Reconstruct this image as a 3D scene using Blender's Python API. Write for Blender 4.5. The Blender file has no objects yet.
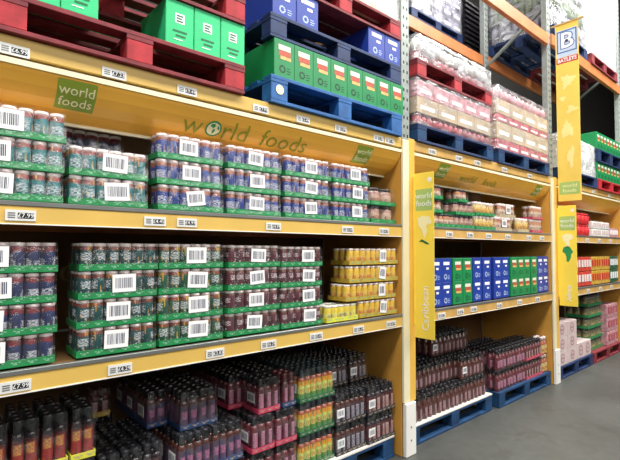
import bpy, bmesh, math, random
from mathutils import Vector, Matrix
random.seed(7)
PI = math.pi
sc = bpy.context.scene
col = sc.collection

# ------------------------------------------------------------------ colour / materials
def lin(c):
    return tuple(((v / 255) / 12.92 if v / 255 <= .04045 else (((v / 255) + .055) / 1.055) ** 2.4) for v in c[:3]) + (1,)

def newmat(name):
    m = bpy.data.materials.new(name)
    m.use_nodes = True
    nt = m.node_tree
    b = nt.nodes['Principled BSDF']
    return m, nt, b

def N(nt, t, **kw):
    n = nt.nodes.new(t)
    for k, v in kw.items():
        if k in n.inputs:
            n.inputs[k].default_value = v
        else:
            setattr(n, k, v)
    return n

def mixc(nt, fac, a, b):
    n = nt.nodes.new('ShaderNodeMix'); n.data_type = 'RGBA'
    for s, v in ((0, fac), (6, a), (7, b)):
        if hasattr(v, 'links'):
            nt.links.new(v, n.inputs[s])
        else:
            n.inputs[s].default_value = v
    return n.outputs[2]

def math_(nt, op, a, b=0.0, c=None):
    n = nt.nodes.new('ShaderNodeMath'); n.operation = op
    for s, v in ((0, a), (1, b), (2, c)):
        if v is None: continue
        if hasattr(v, 'links'): nt.links.new(v, n.inputs[s])
        else: n.inputs[s].default_value = v
    return n.outputs[0]

def paint(name, c, rough=.5, var=.08, scale=6, metal=0, spec=.5, bump=0):
    m, nt, b = newmat(name)
    tc = N(nt, 'ShaderNodeTexCoord')
    no = N(nt, 'ShaderNodeTexNoise'); no.inputs['Scale'].default_value = scale; no.inputs['Detail'].default_value = 4
    nt.links.new(tc.outputs['Object'], no.inputs['Vector'])
    base = lin(c)
    dk = tuple(v * (1 - var * 2.2) for v in base[:3]) + (1,)
    lt = tuple(min(1, v * (1 + var * 1.5)) for v in base[:3]) + (1,)
    r = N(nt, 'ShaderNodeValToRGB')
    r.color_ramp.elements[0].position = .3; r.color_ramp.elements[0].color = dk
    r.color_ramp.elements[1].position = .7; r.color_ramp.elements[1].color = lt
    nt.links.new(no.outputs[0], r.inputs[0])
    nt.links.new(r.outputs[0], b.inputs['Base Color'])
    b.inputs['Roughness'].default_value = rough
    b.inputs['Metallic'].default_value = metal
    b.inputs['Specular IOR Level'].default_value = spec
    if bump:
        bp = N(nt, 'ShaderNodeBump'); bp.inputs['Strength'].default_value = bump; bp.inputs['Distance'].default_value = .01
        nt.links.new(no.outputs[0], bp.inputs['Height']); nt.links.new(bp.outputs[0], b.inputs['Normal'])
    return m

M = {}
def P(name, *a, **k):
    M[name] = paint(name, *a, **k)
P('yellow', (216, 178, 90), rough=.42, var=.05, scale=2)
P('face_yellow', (230, 182, 76), rough=.45, var=.03)
P('tan_beam', (204, 162, 92), rough=.5, var=.08, scale=6)  # beam yellow for the two farther bays, their weaker light put into the colour
P('amber', (208, 152, 66), rough=.45, var=.07, scale=2)
P('header_yellow', (250, 184, 68), rough=.38, var=.05, scale=1.5)
P('cream', (232, 222, 186), rough=.5, var=.03)
P('white', (236, 234, 228), rough=.5, var=.02)
P('steel_lip', (122, 124, 122), rough=.35, metal=.4, var=.06)
P('deck', (120, 88, 48), rough=.7, var=.12, scale=5)
P('backboard', (112, 80, 42), rough=.7, var=.15, scale=2)
P('orange_beam', (198, 122, 72), rough=.45, var=.1, scale=5)
P('red_pallet', (128, 42, 50), rough=.7, var=.16, scale=12)
P('red_block', (172, 44, 52), rough=.75, var=.14, scale=14)
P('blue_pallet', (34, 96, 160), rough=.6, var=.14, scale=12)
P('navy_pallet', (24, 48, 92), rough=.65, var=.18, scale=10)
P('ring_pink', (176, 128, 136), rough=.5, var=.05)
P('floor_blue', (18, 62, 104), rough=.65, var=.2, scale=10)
P('price_white', (222, 222, 220), rough=.5, var=.02)
P('tray_mark', (130, 200, 160), rough=.5, var=.02)
P('rear_wall', (44, 42, 40), rough=.8, var=.1, scale=1)
P('bright_red_pallet', (184, 40, 50), rough=.6, var=.1, scale=10)
P('card_green', (22, 134, 76), rough=.45, var=.05, scale=5)
P('card_mint', (40, 196, 124), rough=.5, var=.05, scale=5)
P('card_blue', (34, 62, 156), rough=.45, var=.06, scale=5)
P('card_pink', (208, 188, 186), rough=.6, var=.05)
P('card_beige', (188, 168, 140), rough=.7, var=.08)
P('card_white', (226, 222, 214), rough=.6, var=.05)
P('ink_black', (22, 22, 26), rough=.6, var=.02)
P('ink_white', (240, 240, 240), rough=.5, var=.01)
P('ink_red', (200, 40, 40), rough=.5, var=.02)
P('ink_navy', (40, 50, 84), rough=.5, var=.02)
P('ink_yellow', (240, 190, 70), rough=.5, var=.02)
P('ink_olive', (150, 152, 30), rough=.5, var=.03)
P('ink_darkgreen', (18, 104, 62), rough=.5, var=.03)
P('ink_blue', (70, 110, 170), rough=.5, var=.03)
P('ink_purple', (84, 60, 130), rough=.5, var=.03)
P('ink_pale', (246, 238, 190), rough=.5, var=.02)
P('map_pale', (250, 230, 150), rough=.5, var=.03)
P('soft_red', (190, 82, 62), rough=.5, var=.1, scale=40)
P('soft_gold', (226, 178, 110), rough=.5, var=.1, scale=40)
P('soft_white', (226, 224, 206), rough=.5, var=.1, scale=40)
P('pale_blue_ink', (196, 214, 236), rough=.5, var=.02)
P('ink_faint', (120, 112, 66), rough=.6, var=.02)
P('map_green', (44, 146, 84), rough=.5, var=.03)
P('sign_green', (140, 162, 48), rough=.5, var=.04)
P('sign_pale_green', (168, 196, 112), rough=.5, var=.04)
P('flag_yellow', (252, 222, 84), rough=.4, var=.03, scale=3)
P('banner_yellow', (246, 212, 100), rough=.45, var=.05, scale=3)
P('tray_green', (14, 136, 72), rough=.45, var=.06, scale=20)
P('tray_yellow', (226, 222, 64), rough=.5, var=.06, scale=20)
P('tray_gold', (196, 164, 50), rough=.5, var=.08, scale=20)
P('tray_pink', (204, 60, 96), rough=.5, var=.08, scale=20)
P('tray_blue', (40, 70, 120), rough=.5, var=.08, scale=20)
P('tray_dark', (34, 30, 40), rough=.5, var=.08, scale=20)
P('lid_pale', (250, 236, 234), rough=.3, var=.03, scale=30)
P('lid_white', (226, 226, 220), rough=.3, var=.03, scale=30)
P('lid_dark', (52, 50, 58), rough=.35, metal=.2, var=.05, scale=30)
P('cap_black', (17, 18, 25), rough=.2, var=.1, scale=30)
P('cap_green', (22, 44, 48), rough=.3, var=.1, scale=30)
P('wood', (200, 160, 90), rough=.7, var=.1, scale=20)
P('hall_wall', (92, 90, 86), rough=.8, var=.06, scale=1)
P('ceiling', (150, 150, 146), rough=.8, var=.05, scale=1)
P('red_tub', (210, 32, 40), rough=.4, var=.08, scale=20)
P('pack_red', (214, 66, 48), rough=.45, var=.12, scale=18)
P('pack_gold', (214, 172, 60), rough=.45, var=.12, scale=18)
P('pack_darkgreen', (26, 92, 62), rough=.45, var=.12, scale=18)

def gal_mat():
    m, nt, b = newmat('galvanised_perforated')
    tc = N(nt, 'ShaderNodeTexCoord'); sp = N(nt, 'ShaderNodeSeparateXYZ')
    nt.links.new(tc.outputs['Object'], sp.inputs[0])
    fz = math_(nt, 'FRACT', math_(nt, 'MULTIPLY', sp.outputs[2], 1 / .075))
    dz = math_(nt, 'LESS_THAN', math_(nt, 'ABSOLUTE', math_(nt, 'SUBTRACT', fz, .5)), .17)
    ax = math_(nt, 'ABSOLUTE', math_(nt, 'SUBTRACT', math_(nt, 'ABSOLUTE', sp.outputs[0]), .022))
    dx = math_(nt, 'LESS_THAN', ax, .009)
    ho = math_(nt, 'MULTIPLY', dz, dx)
    no = N(nt, 'ShaderNodeTexNoise'); no.inputs['Scale'].default_value = 25
    nt.links.new(tc.outputs['Object'], no.inputs['Vector'])
    c1 = mixc(nt, no.outputs[0], lin((126, 136, 132)), lin((176, 182, 178)))
    c2 = mixc(nt, ho, c1, lin((24, 26, 26)))
    nt.links.new(c2, b.inputs['Base Color'])
    b.inputs['Metallic'].default_value = .35; b.inputs['Roughness'].default_value = .5
    return m
M['galv'] = gal_mat()
P('galv_plain', (150, 156, 152), rough=.45, metal=.4, var=.08)

def floor_mat():
    m, nt, b = newmat('worn_concrete')
    tc = N(nt, 'ShaderNodeTexCoord')
    n1 = N(nt, 'ShaderNodeTexNoise'); n1.inputs['Scale'].default_value = .8; n1.inputs['Detail'].default_value = 8; n1.inputs['Roughness'].default_value = .65
    n2 = N(nt, 'ShaderNodeTexNoise'); n2.inputs['Scale'].default_value = 14; n2.inputs['Detail'].default_value = 6
    for n in (n1, n2): nt.links.new(tc.outputs['Object'], n.inputs['Vector'])
    c = mixc(nt, n1.outputs[0], lin((48, 51, 50)), lin((98, 99, 94)))
    n3 = N(nt, 'ShaderNodeTexNoise'); n3.inputs['Scale'].default_value = 2.2; n3.inputs['Detail'].default_value = 7; n3.inputs['Distortion'].default_value = 1.5
    nt.links.new(tc.outputs['Object'], n3.inputs['Vector'])
    c = mixc(nt, math_(nt, 'MULTIPLY', math_(nt, 'GREATER_THAN', n3.outputs[0], .6), .3), c, lin((62, 60, 55)))
    c = mixc(nt, math_(nt, 'MULTIPLY', n2.outputs[0], .6), c, lin((48, 50, 48)))
    nt.links.new(c, b.inputs['Base Color'])
    r = math_(nt, 'MULTIPLY_ADD', n1.outputs[0], .3, .3)
    nt.links.new(r, b.inputs['Roughness'])
    return m
M['floor'] = floor_mat()

def printed(name, top, body, streak, text=(225, 225, 230), split=.62, tband=(.28, .5), rough=.3, tscale=15, patch=.5, streak_amt=.5, second=None, panel=None, pv=(.1, .8)):
    """wrap-around print driven by the surface's own UVs"""
    m, nt, b = newmat(name)
    uv = N(nt, 'ShaderNodeUVMap'); sp = N(nt, 'ShaderNodeSeparateXYZ'); nt.links.new(uv.outputs[0], sp.inputs[0])
    u, v = sp.outputs[0], sp.outputs[1]
    n1 = N(nt, 'ShaderNodeTexNoise'); n1.inputs['Scale'].default_value = 5; n1.inputs['Detail'].default_value = 2
    nt.links.new(uv.outputs[0], n1.inputs['Vector'])
    edge = math_(nt, 'ADD', v, math_(nt, 'MULTIPLY_ADD', n1.outputs[0], .3, -.15))
    up = math_(nt, 'GREATER_THAN', edge, split)
    c = mixc(nt, up, lin(body), lin(top))
    if second:
        lo = math_(nt, 'LESS_THAN', v, tband[0] - .02)
        c = mixc(nt, lo, c, lin(second))
    # streaks
    mp = N(nt, 'ShaderNodeMapping'); mp.inputs['Scale'].default_value = (11, 1.6, 1)
    nt.links.new(uv.outputs[0], mp.inputs[0])
    n2 = N(nt, 'ShaderNodeTexNoise'); n2.inputs['Scale'].default_value = 1; n2.inputs['Detail'].default_value = 1
    nt.links.new(mp.outputs[0], n2.inputs['Vector'])
    st = math_(nt, 'GREATER_THAN', n2.outputs[0], 1 - streak_amt + .08)
    c = mixc(nt, math_(nt, 'MULTIPLY', st, .8), c, lin(streak))
    fu_ = math_(nt, 'FRACT', math_(nt, 'MULTIPLY', u, 2))
    if panel:
        w1 = math_(nt, 'MULTIPLY', math_(nt, 'GREATER_THAN', fu_, .28), math_(nt, 'LESS_THAN', fu_, .72))
        w2 = math_(nt, 'MULTIPLY', math_(nt, 'GREATER_THAN', v, pv[0]), math_(nt, 'LESS_THAN', v, pv[1]))
        c = mixc(nt, math_(nt, 'MULTIPLY', math_(nt, 'MULTIPLY', w1, w2), .88), c, lin(panel))
    mp4 = N(nt, 'ShaderNodeMapping'); mp4.inputs['Scale'].default_value = (9, 5, 1); mp4.inputs['Location'].default_value = (3.3, 1.7, 0)
    nt.links.new(uv.outputs[0], mp4.inputs[0])
    vo = N(nt, 'ShaderNodeTexVoronoi'); vo.distance = 'CHEBYCHEV'; vo.inputs['Scale'].default_value = 1
    nt.links.new(mp4.outputs[0], vo.inputs['Vector'])
    sq = math_(nt, 'LESS_THAN', vo.outputs['Distance'], .22)
    sv = math_(nt, 'MULTIPLY', math_(nt, 'GREATER_THAN', v, .12), math_(nt, 'LESS_THAN', v, .42))
    c = mixc(nt, math_(nt, 'MULTIPLY', math_(nt, 'MULTIPLY', sq, sv), patch), c, lin(text))
    # small print, two lines
    mp2 = N(nt, 'ShaderNodeMapping'); mp2.inputs['Scale'].default_value = (tscale * .95, tscale * 2.4, 1)
    nt.links.new(uv.outputs[0], mp2.inputs[0])
    n3 = N(nt, 'ShaderNodeTexNoise'); n3.inputs['Scale'].default_value = 1; n3.inputs['Detail'].default_value = 0
    nt.links.new(mp2.outputs[0], n3.inputs['Vector'])
    tx = math_(nt, 'GREATER_THAN', n3.outputs[0], .5)
    b1 = math_(nt, 'MULTIPLY', math_(nt, 'GREATER_THAN', v, tband[0]), math_(nt, 'LESS_THAN', v, tband[1]))
    fu = math_(nt, 'FRACT', math_(nt, 'MULTIPLY', u, 2))
    b2 = math_(nt, 'MULTIPLY', math_(nt, 'GREATER_THAN', fu, .2), math_(nt, 'LESS_THAN', fu, .8))
    f = math_(nt, 'MULTIPLY', math_(nt, 'MULTIPLY', tx, b1), math_(nt, 'MULTIPLY', b2, .75))
    c = mixc(nt, f, c, lin(text))
    nt.links.new(c, b.inputs['Base Color'])
    b.inputs['Roughness'].default_value = rough
    b.inputs['Coat Weight'].default_value = .3
    return m
M['can_teal'] = printed('can_print_teal', (132, 62, 56), (40, 112, 116), (196, 158, 96), split=.80, streak_amt=.46, tband=(.3, .62))
M['can_tealdark'] = printed('can_print_dark_teal', (112, 54, 44), (28, 74, 74), (196, 138, 60), split=.84, streak_amt=.44, tband=(.4, .72))
M['can_navy'] = printed('can_print_navy', (116, 46, 52), (46, 54, 92), (86, 66, 74), split=.76, streak_amt=.4, tband=(.2, .5))
M['can_royal'] = printed('can_print_royal', (140, 84, 66), (46, 66, 134), (176, 124, 104), split=.80, streak_amt=.45, tband=(.2, .6))
M['can_olive'] = printed('can_print_olive', (124, 60, 44), (38, 84, 62), (184, 150, 62), split=.84, streak_amt=.47, tband=(.4, .75))
M['can_maroon'] = printed('can_print_maroon', (120, 74, 64), (92, 48, 58), (60, 44, 50), text=(226, 214, 216), split=.86, streak_amt=.46, tband=(.5, .75), patch=.85)
M['can_yellow'] = printed('can_print_yellow', (216, 176, 58), (222, 186, 92), (180, 130, 50), text=(200, 50, 44), split=.6, tband=(.16, .5), streak_amt=.4, patch=.9)
M['can_yelpurple'] = printed('can_print_yellow_purple', (222, 200, 70), (226, 216, 120), (196, 160, 50), text=(84, 60, 130), split=.6, tband=(.22, .5), streak_amt=.4)
M['jar_label'] = printed('jar_print_brown', (158, 120, 112), (182, 150, 132), (110, 40, 34), text=(120, 30, 30), split=.7, streak_amt=.42)
M['jar_mix'] = printed('jar_print_mixed', (176, 120, 84), (198, 178, 160), (120, 50, 44), text=(120, 40, 50), split=.7, streak_amt=.45)
M['jar_gold'] = printed('jar_print_gold', (206, 186, 130), (210, 172, 90), (150, 60, 44), text=(130, 40, 50), split=.7, streak_amt=.45)
M['jar_dark'] = printed('jar_print_dark', (96, 92, 60), (120, 116, 84), (60, 70, 48), text=(210, 190, 120), split=.7, streak_amt=.45)
M['lab_oval'] = printed('bottle_print_orange', (90, 40, 36), (120, 44, 44), (48, 34, 50), text=(176, 56, 48), split=.78, tband=(.1, .9), streak_amt=.44, panel=(206, 166, 84), pv=(.52, .86))
M['lab_pink'] = printed('bottle_print_pink', (84, 60, 66), (96, 62, 84), (52, 60, 96), text=(60, 60, 110), split=.72, tband=(.08, .9), streak_amt=.5, second=(52, 62, 92), panel=(196, 116, 146), pv=(.34, .72))
M['lab_magenta'] = printed('bottle_print_magenta', (104, 48, 52), (92, 38, 48), (56, 26, 36), text=(130, 44, 84), split=.78, tband=(.1, .8), streak_amt=.5, panel=(196, 150, 170), pv=(.12, .86))
M['lab_green'] = printed('bottle_print_green', (226, 160, 52), (196, 206, 110), (72, 134, 62), text=(190, 60, 40), split=.74, tband=(.35, .62), streak_amt=.5, second=(80, 142, 72))
M['lab_white'] = printed('bottle_print_white', (84, 56, 56), (66, 44, 50), (50, 34, 44), text=(60, 50, 70), split=.74, tband=(.1, .75), streak_amt=.52, panel=(180, 176, 188), pv=(.08, .8))
M['lab_redwhite'] = printed('bottle_print_red_white', (96, 44, 44), (80, 36, 42), (50, 28, 36), text=(140, 50, 50), split=.74, tband=(.1, .75), streak_amt=.52, panel=(198, 176, 174), pv=(.08, .84))
M['lab_rose'] = printed('bottle_print_rose', (92, 50, 46), (84, 46, 46), (60, 36, 38), text=(110, 50, 60), split=.8, tband=(.1, .8), streak_amt=.5, panel=(188, 156, 162), pv=(.1, .84))

def glass(name, c, rough=.12):
    m = paint(name, c, rough=rough, var=.15, scale=30)
    m.node_tree.nodes['Principled BSDF'].inputs['Coat Weight'].default_value = .6
    return m
M['g_brown'] = glass('dark_sauce_glass', (84, 40, 32))
M['g_dark'] = glass('black_sauce_glass', (42, 30, 38))
M['g_maroon'] = glass('maroon_sauce_glass', (104, 44, 52))
M['g_orange'] = glass('orange_sauce_glass', (170, 96, 70))
M['g_clear'] = glass('pale_glass', (176, 176, 172))

def film(name, dens, scale=9, tint=(235, 238, 242), rough=.18, stretch=(1, 1, 1), dif=.5):
    m, nt, b = newmat(name)
    nt.nodes.remove(b)
    out = nt.nodes['Material Output']
    tr = N(nt, 'ShaderNodeBsdfTransparent')
    gl = N(nt, 'ShaderNodeBsdfGlossy'); gl.inputs['Roughness'].default_value = rough
    df = N(nt, 'ShaderNodeBsdfDiffuse'); df.inputs['Color'].default_value = lin(tint)
    mx = N(nt, 'ShaderNodeMixShader'); mx.inputs[0].default_value = dif
    nt.links.new(gl.outputs[0], mx.inputs[1]); nt.links.new(df.outputs[0], mx.inputs[2])
    tc = N(nt, 'ShaderNodeTexCoord'); mp = N(nt, 'ShaderNodeMapping'); mp.inputs['Scale'].default_value = stretch
    nt.links.new(tc.outputs['Object'], mp.inputs[0])
    no = N(nt, 'ShaderNodeTexNoise'); no.inputs['Scale'].default_value = scale; no.inputs['Detail'].default_value = 5; no.inputs['Distortion'].default_value = 1.2
    nt.links.new(mp.outputs[0], no.inputs['Vector'])
    r = N(nt, 'ShaderNodeValToRGB')
    r.color_ramp.elements[0].position = .42; r.color_ramp.elements[0].color = (dens * .35,) * 3 + (1,)
    r.color_ramp.elements[1].position = .68; r.color_ramp.elements[1].color = (min(1, dens * 2.2),) * 3 + (1,)
    nt.links.new(no.outputs[0], r.inputs[0])
    m2 = N(nt, 'ShaderNodeMixShader')
    nt.links.new(r.outputs[0], m2.inputs[0]); nt.links.new(tr.outputs[0], m2.inputs[1]); nt.links.new(mx.outputs[0], m2.inputs[2])
    bp = N(nt, 'ShaderNodeBump'); bp.inputs['Strength'].default_value = .6; bp.inputs['Distance'].default_value = .02
    nt.links.new(no.outputs[0], bp.inputs['Height']); nt.links.new(bp.outputs[0], gl.inputs['Normal'])
    nt.links.new(m2.outputs[0], out.inputs['Surface'])
    return m
M['film'] = film('clear_shrink_film', .08, 14, rough=.1, dif=.12)
M['film_wrap'] = film('stretch_wrap', .2, 5, stretch=(1, 1, 3.5))
M['film_white'] = film('cloudy_stretch_wrap', .5, 4, stretch=(1, 1, 2.5))

# ------------------------------------------------------------------ mesh helpers
class MB:
    def __init__(s):
        s.bm = bmesh.new(); s.uv = s.bm.loops.layers.uv.new('UVMap')
    def box(s, x0, x1, y0, y1, z0, z1, mi=0, bev=0, smooth=False):
        r = bmesh.ops.create_cube(s.bm, size=1)
        vs = r['verts']
        for v in vs:
            v.co = Vector(((x0 + x1) / 2 + v.co.x * (x1 - x0), (y0 + y1) / 2 + v.co.y * (y1 - y0), (z0 + z1) / 2 + v.co.z * (z1 - z0)))
        fs = set(f for v in vs for f in v.link_faces)
        for f in fs: f.material_index = mi
        if bev:
            es = list(set(e for v in vs for e in v.link_edges))
            rr = bmesh.ops.bevel(s.bm, geom=es, offset=bev, segments=1, affect='EDGES')
            for f in rr['faces']: f.material_index = mi
        return s
    def quad(s, pts, mi=0):
        f = s.bm.faces.new([s.bm.verts.new(p) for p in pts]); f.material_index = mi
        return s
    def lathe(s, prof, cx=0, cy=0, z=0, n=12, mi=0, cap_top=True, cap_bot=True, v0=0, v1=1, smooth=True, uvr=None, a0=0):
        rings = []
        zs = [p[1] for p in prof]; zmin, zmax = uvr or (min(zs), max(zs))
        for r, h in prof:
            rings.append([s.bm.verts.new((cx + r * math.cos(a0 + 2 * PI * k / n), cy + r * math.sin(a0 + 2 * PI * k / n), z + h)) for k in range(n)])
        for i in range(len(prof) - 1):
            for k in range(n):
                f = s.bm.faces.new([rings[i][k], rings[i][(k + 1) % n], rings[i + 1][(k + 1) % n], rings[i + 1][k]])
                f.material_index = mi; f.smooth = smooth
                for lp, (uu, hh) in zip(f.loops, ((k, prof[i][1]), (k + 1, prof[i][1]), (k + 1, prof[i + 1][1]), (k, prof[i + 1][1]))):
                    lp[s.uv].uv = (uu / n, (hh - zmin) / max(1e-6, zmax - zmin))
        if cap_top: f = s.bm.faces.new(rings[-1]); f.material_index = mi
        if cap_bot: f = s.bm.faces.new(rings[0][::-1]); f.material_index = mi
        return s
    def bar(s, a, b, w, t, mi=0):
        a = Vector(a); b = Vector(b); d = (b - a); L = d.length; d.normalize()
        up = Vector((0, 0, 1)) if abs(d.z) < .95 else Vector((1, 0, 0))
        x = d.cross(up).normalized(); y = x.cross(d).normalized()
        vs = []
        for q in (a, b):
            for i, j in ((-1, -1), (1, -1), (1, 1), (-1, 1)):
                vs.append(s.bm.verts.new(q + x * (i * w / 2) + y * (j * t / 2)))
        for idx in ((0, 1, 2, 3), (7, 6, 5, 4), (0, 4, 5, 1), (1, 5, 6, 2), (2, 6, 7, 3), (3, 7, 4, 0)):
            f = s.bm.faces.new([vs[i] for i in idx]); f.material_index = mi
        return s
    def poly(s, pts, thick, mi=0):
        """pts: 3D outline, thick: offset vector"""
        t = Vector(thick)
        a = [s.bm.verts.new(p) for p in pts]; b = [s.bm.verts.new(Vector(p) + t) for p in pts]
        s.bm.faces.new(a).material_index = mi; s.bm.faces.new(b[::-1]).material_index = mi
        for i in range(len(a)):
            j = (i + 1) % len(a)
            s.bm.faces.new([a[i], b[i], b[j], a[j]]).material_index = mi
        return s
    def mesh(s, name, mats):
        bmesh.ops.recalc_face_normals(s.bm, faces=s.bm.faces)
        me = bpy.data.meshes.new(name); s.bm.to_mesh(me); s.bm.free()
        for m in (mats if isinstance(mats, (list, tuple)) else [mats]):
            me.materials.append(M[m])
        return me
    def build(s, name, mats, parent=None, loc=(0, 0, 0)):
        return put(name, s.mesh(name, mats), parent, loc)

def put(name, me, parent=None, loc=(0, 0, 0), rot=(0, 0, 0)):
    o = bpy.data.objects.new(name, me); col.objects.link(o)
    o.parent = parent; o.location = loc; o.rotation_euler = rot
    return o
def tag(o, label, cat, group=None, kind=None):
    o['label'] = label; o['category'] = cat
    if group: o['group'] = group
    if kind: o['kind'] = kind
    return o
def struct(o):
    o['kind'] = 'structure'; return o
def thing(name, label, cat, loc=(0, 0, 0), rz=0, group=None):
    o = bpy.data.objects.new(name, None); col.objects.link(o)
    o.location = loc; o.rotation_euler = (0, 0, rz); o.empty_display_size = .1
    return tag(o, label, cat, group)
KIDS = {}
def tree(o):
    return o.children
def dup(src, loc, rz=0, label=None, group=None):
    r = src.copy(); col.objects.link(r); r.location = loc; r.rotation_euler = (0, 0, rz)
    if label: r['label'] = label
    if group: r['group'] = group
    for ch in list(src.children):
        c = ch.copy(); col.objects.link(c); c.parent = r
        for g in list(ch.children):
            d = g.copy(); col.objects.link(d); d.parent = c
    return r
USED = set()
ordw_ = ['first', 'second', 'third']
def place(proto, loc, rz, label, group):
    """first call moves the prototype itself, later calls copy it"""
    if proto.name in USED: return dup(proto, loc, rz, label, group)
    USED.add(proto.name)
    proto.location = loc; proto.rotation_euler = (0, 0, rz); proto['label'] = label; proto['group'] = group
    return proto

def text_mesh(s, size, mat, ext=.0008, align='CENTER', space=1.0, offset=0, sx=1):
    cu = bpy.data.curves.new('t', 'FONT'); cu.body = s; cu.size = size; cu.align_x = align; cu.align_y = 'CENTER'
    cu.extrude = ext; cu.space_character = space; cu.resolution_u = 2; cu.offset = offset
    o = bpy.data.objects.new('t', cu); col.objects.link(o)
    bpy.context.view_layer.update()
    me = bpy.data.meshes.new_from_object(o.evaluated_get(bpy.context.evaluated_depsgraph_get()))
    bpy.data.objects.remove(o); bpy.data.curves.remove(cu)
    if sx != 1:
        for v in me.vertices: v.co.x *= sx
    me.materials.clear(); me.materials.append(M[mat])
    return me
TXC = {}
def text(name, s, size, mat, parent, loc, rot=(PI / 2, 0, 0), **k):
    key = (s, size, mat, tuple(sorted(k.items())))
    if key not in TXC: TXC[key] = text_mesh(s, size, mat, **k)
    return put(name, TXC[key], parent, loc, rot)

# ------------------------------------------------------------------ packs
def uvbar(n=14, w=.085, h=.062, seed=1):
    """white card with a printed barcode, facing -y, centred"""
    r = random.Random(seed); m = MB()
    m.box(-w / 2, w / 2, -.0012, 0, -h / 2, h / 2)
    x = -w * .38
    while x < w * .36:
        t = r.choice((.0016, .0026, .004)); m.quad([(x, -.0018, -h * .28), (x + t, -.0018, -h * .28), (x + t, -.0018, h * .3), (x, -.0018, h * .3)], 1)
        x += t + r.choice((.002, .003, .0045))
    return m
BAR = {}
def barcode(k, w=.085, h=.062):
    if (k, w, h) not in BAR: BAR[(k, w, h)] = uvbar(seed=k, w=w, h=h).mesh('barcode_label', ['ink_white', 'ink_navy'])
    return BAR[(k, w, h)]

def can_meshes(kind, dia, h, lid):
    r = dia / 2 * .97
    b = MB().lathe([(r * .9, 0), (r, .005), (r, h * .83), (r * .94, h * .87), (r * .88, h * .9)], n=14, cap_top=False, cap_bot=True, uvr=(0, h * .9)).mesh('can', kind)
    l = MB().lathe([(r * .9, h * .88), (r * .97, h * .89), (r * .97, h * .985), (r * .9, h), (r * .84, h * .988)], n=14, cap_bot=False).mesh('lid', lid)
    return b, l
def jar_meshes(kind, dia, h, lid):
    r = dia / 2 * .97
    b = MB().lathe([(r * .92, 0), (r, .008), (r, h * .72), (r * .86, h * .82)], n=16, cap_top=False, uvr=(0, h * .8)).mesh('jar', kind)
    l = MB().lathe([(r * .88, h * .82), (r * .92, h * .83), (r * .92, h * .98), (r * .86, h), (r * .5, h)], n=16).mesh('lid', lid)
    return b, l
def tray_mesh(w, d, mat, hgt=.03, marks=6, mm='ink_white', lip=None):
    t = .003; m = MB()
    m.box(-w / 2, w / 2, -d / 2, d / 2, 0, t)
    m.box(-w / 2, w / 2, -d / 2, -d / 2 + t, t, hgt); m.box(-w / 2, w / 2, d / 2 - t, d / 2, t, hgt)
    m.box(-w / 2, -w / 2 + t, -d / 2 + t, d / 2 - t, t, hgt); m.box(w / 2 - t, w / 2, -d / 2 + t, d / 2 - t, t, hgt)
    p = w / marks
    for i in range(marks):
        x = -w / 2 + (i + .5) * p
        for dx, ww, zz in ((-.014, .010, .55), (0, .008, .5), (.012, .010, .58), (-.006, .016, .32)):
            m.quad([(x + dx, -d / 2 - .0006, hgt * zz), (x + dx + ww, -d / 2 - .0006, hgt * zz), (x + dx + ww, -d / 2 - .0006, hgt * (zz + .14)), (x + dx, -d / 2 - .0006, hgt * (zz + .14))], 1)
    return m.mesh('tray', [mat, mm])
def film_mesh(w, d, z0, z1, mat='film', taper=.004, seed=0):
    r = random.Random(seed); m = MB(); nx = 6
    def pt(x, y, z): return (x + r.uniform(-1, 1) * .001, y + r.uniform(-1, 1) * .001, z + r.uniform(-1, 1) * .001)
    lo = [(-w / 2, -d / 2, z0), (w / 2, -d / 2, z0), (w / 2, d / 2, z0), (-w / 2, d / 2, z0)]
    hi = [(x * (1 - taper / abs(x)), y * (1 - taper / abs(y)), z1) for x, y, _ in lo]
    for i in range(4):
        j = (i + 1) % 4
        m.quad([lo[i], lo[j], hi[j], hi[i]])
    m.quad(hi)
    return m.mesh('shrink_film', mat)

def can_pack(name, kind, nx=6, ny=3, dia=.059, h=.118, lid='lid_pale', tray='tray_green', cat='drinks tray', bar=True, mk=can_meshes, bark=1, barx=0, tilt=0, barw=.105, barh=.078, cname='can', treat='tray_mark', trayh=.03):
    root = thing(name, '', cat)
    b, l = mk(kind, dia, h, lid)
    w, d = nx * dia + .006, ny * dia + .006
    put('tray', tray_mesh(w, d, tray, trayh, nx, treat), root)
    for j in range(ny):
        for i in range(nx):
            if 0 < i < nx - 1 and 0 < j < ny - 1: continue
            c = put(cname, b, root, (-w / 2 + .003 + (i + .5) * dia, -d / 2 + .003 + (j + .5) * dia, .0032), (0, 0, random.choice((0, PI / 2, PI, -PI / 2)) + random.uniform(-.5, .5)))
            put('lid', l, c)
    put('shrink_film', film_mesh(w + .003, d + .003, .004, h + .005), root)
    if bar:
        bo = put('barcode_label', barcode(bark, barw, barh), root, (barx, -d / 2 - .0025, h * .55), (0, tilt, 0))
        bo['label'] = 'white barcode label'
    root['h'] = h + .007; root['w'] = w; root['d'] = d
    return root

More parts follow.
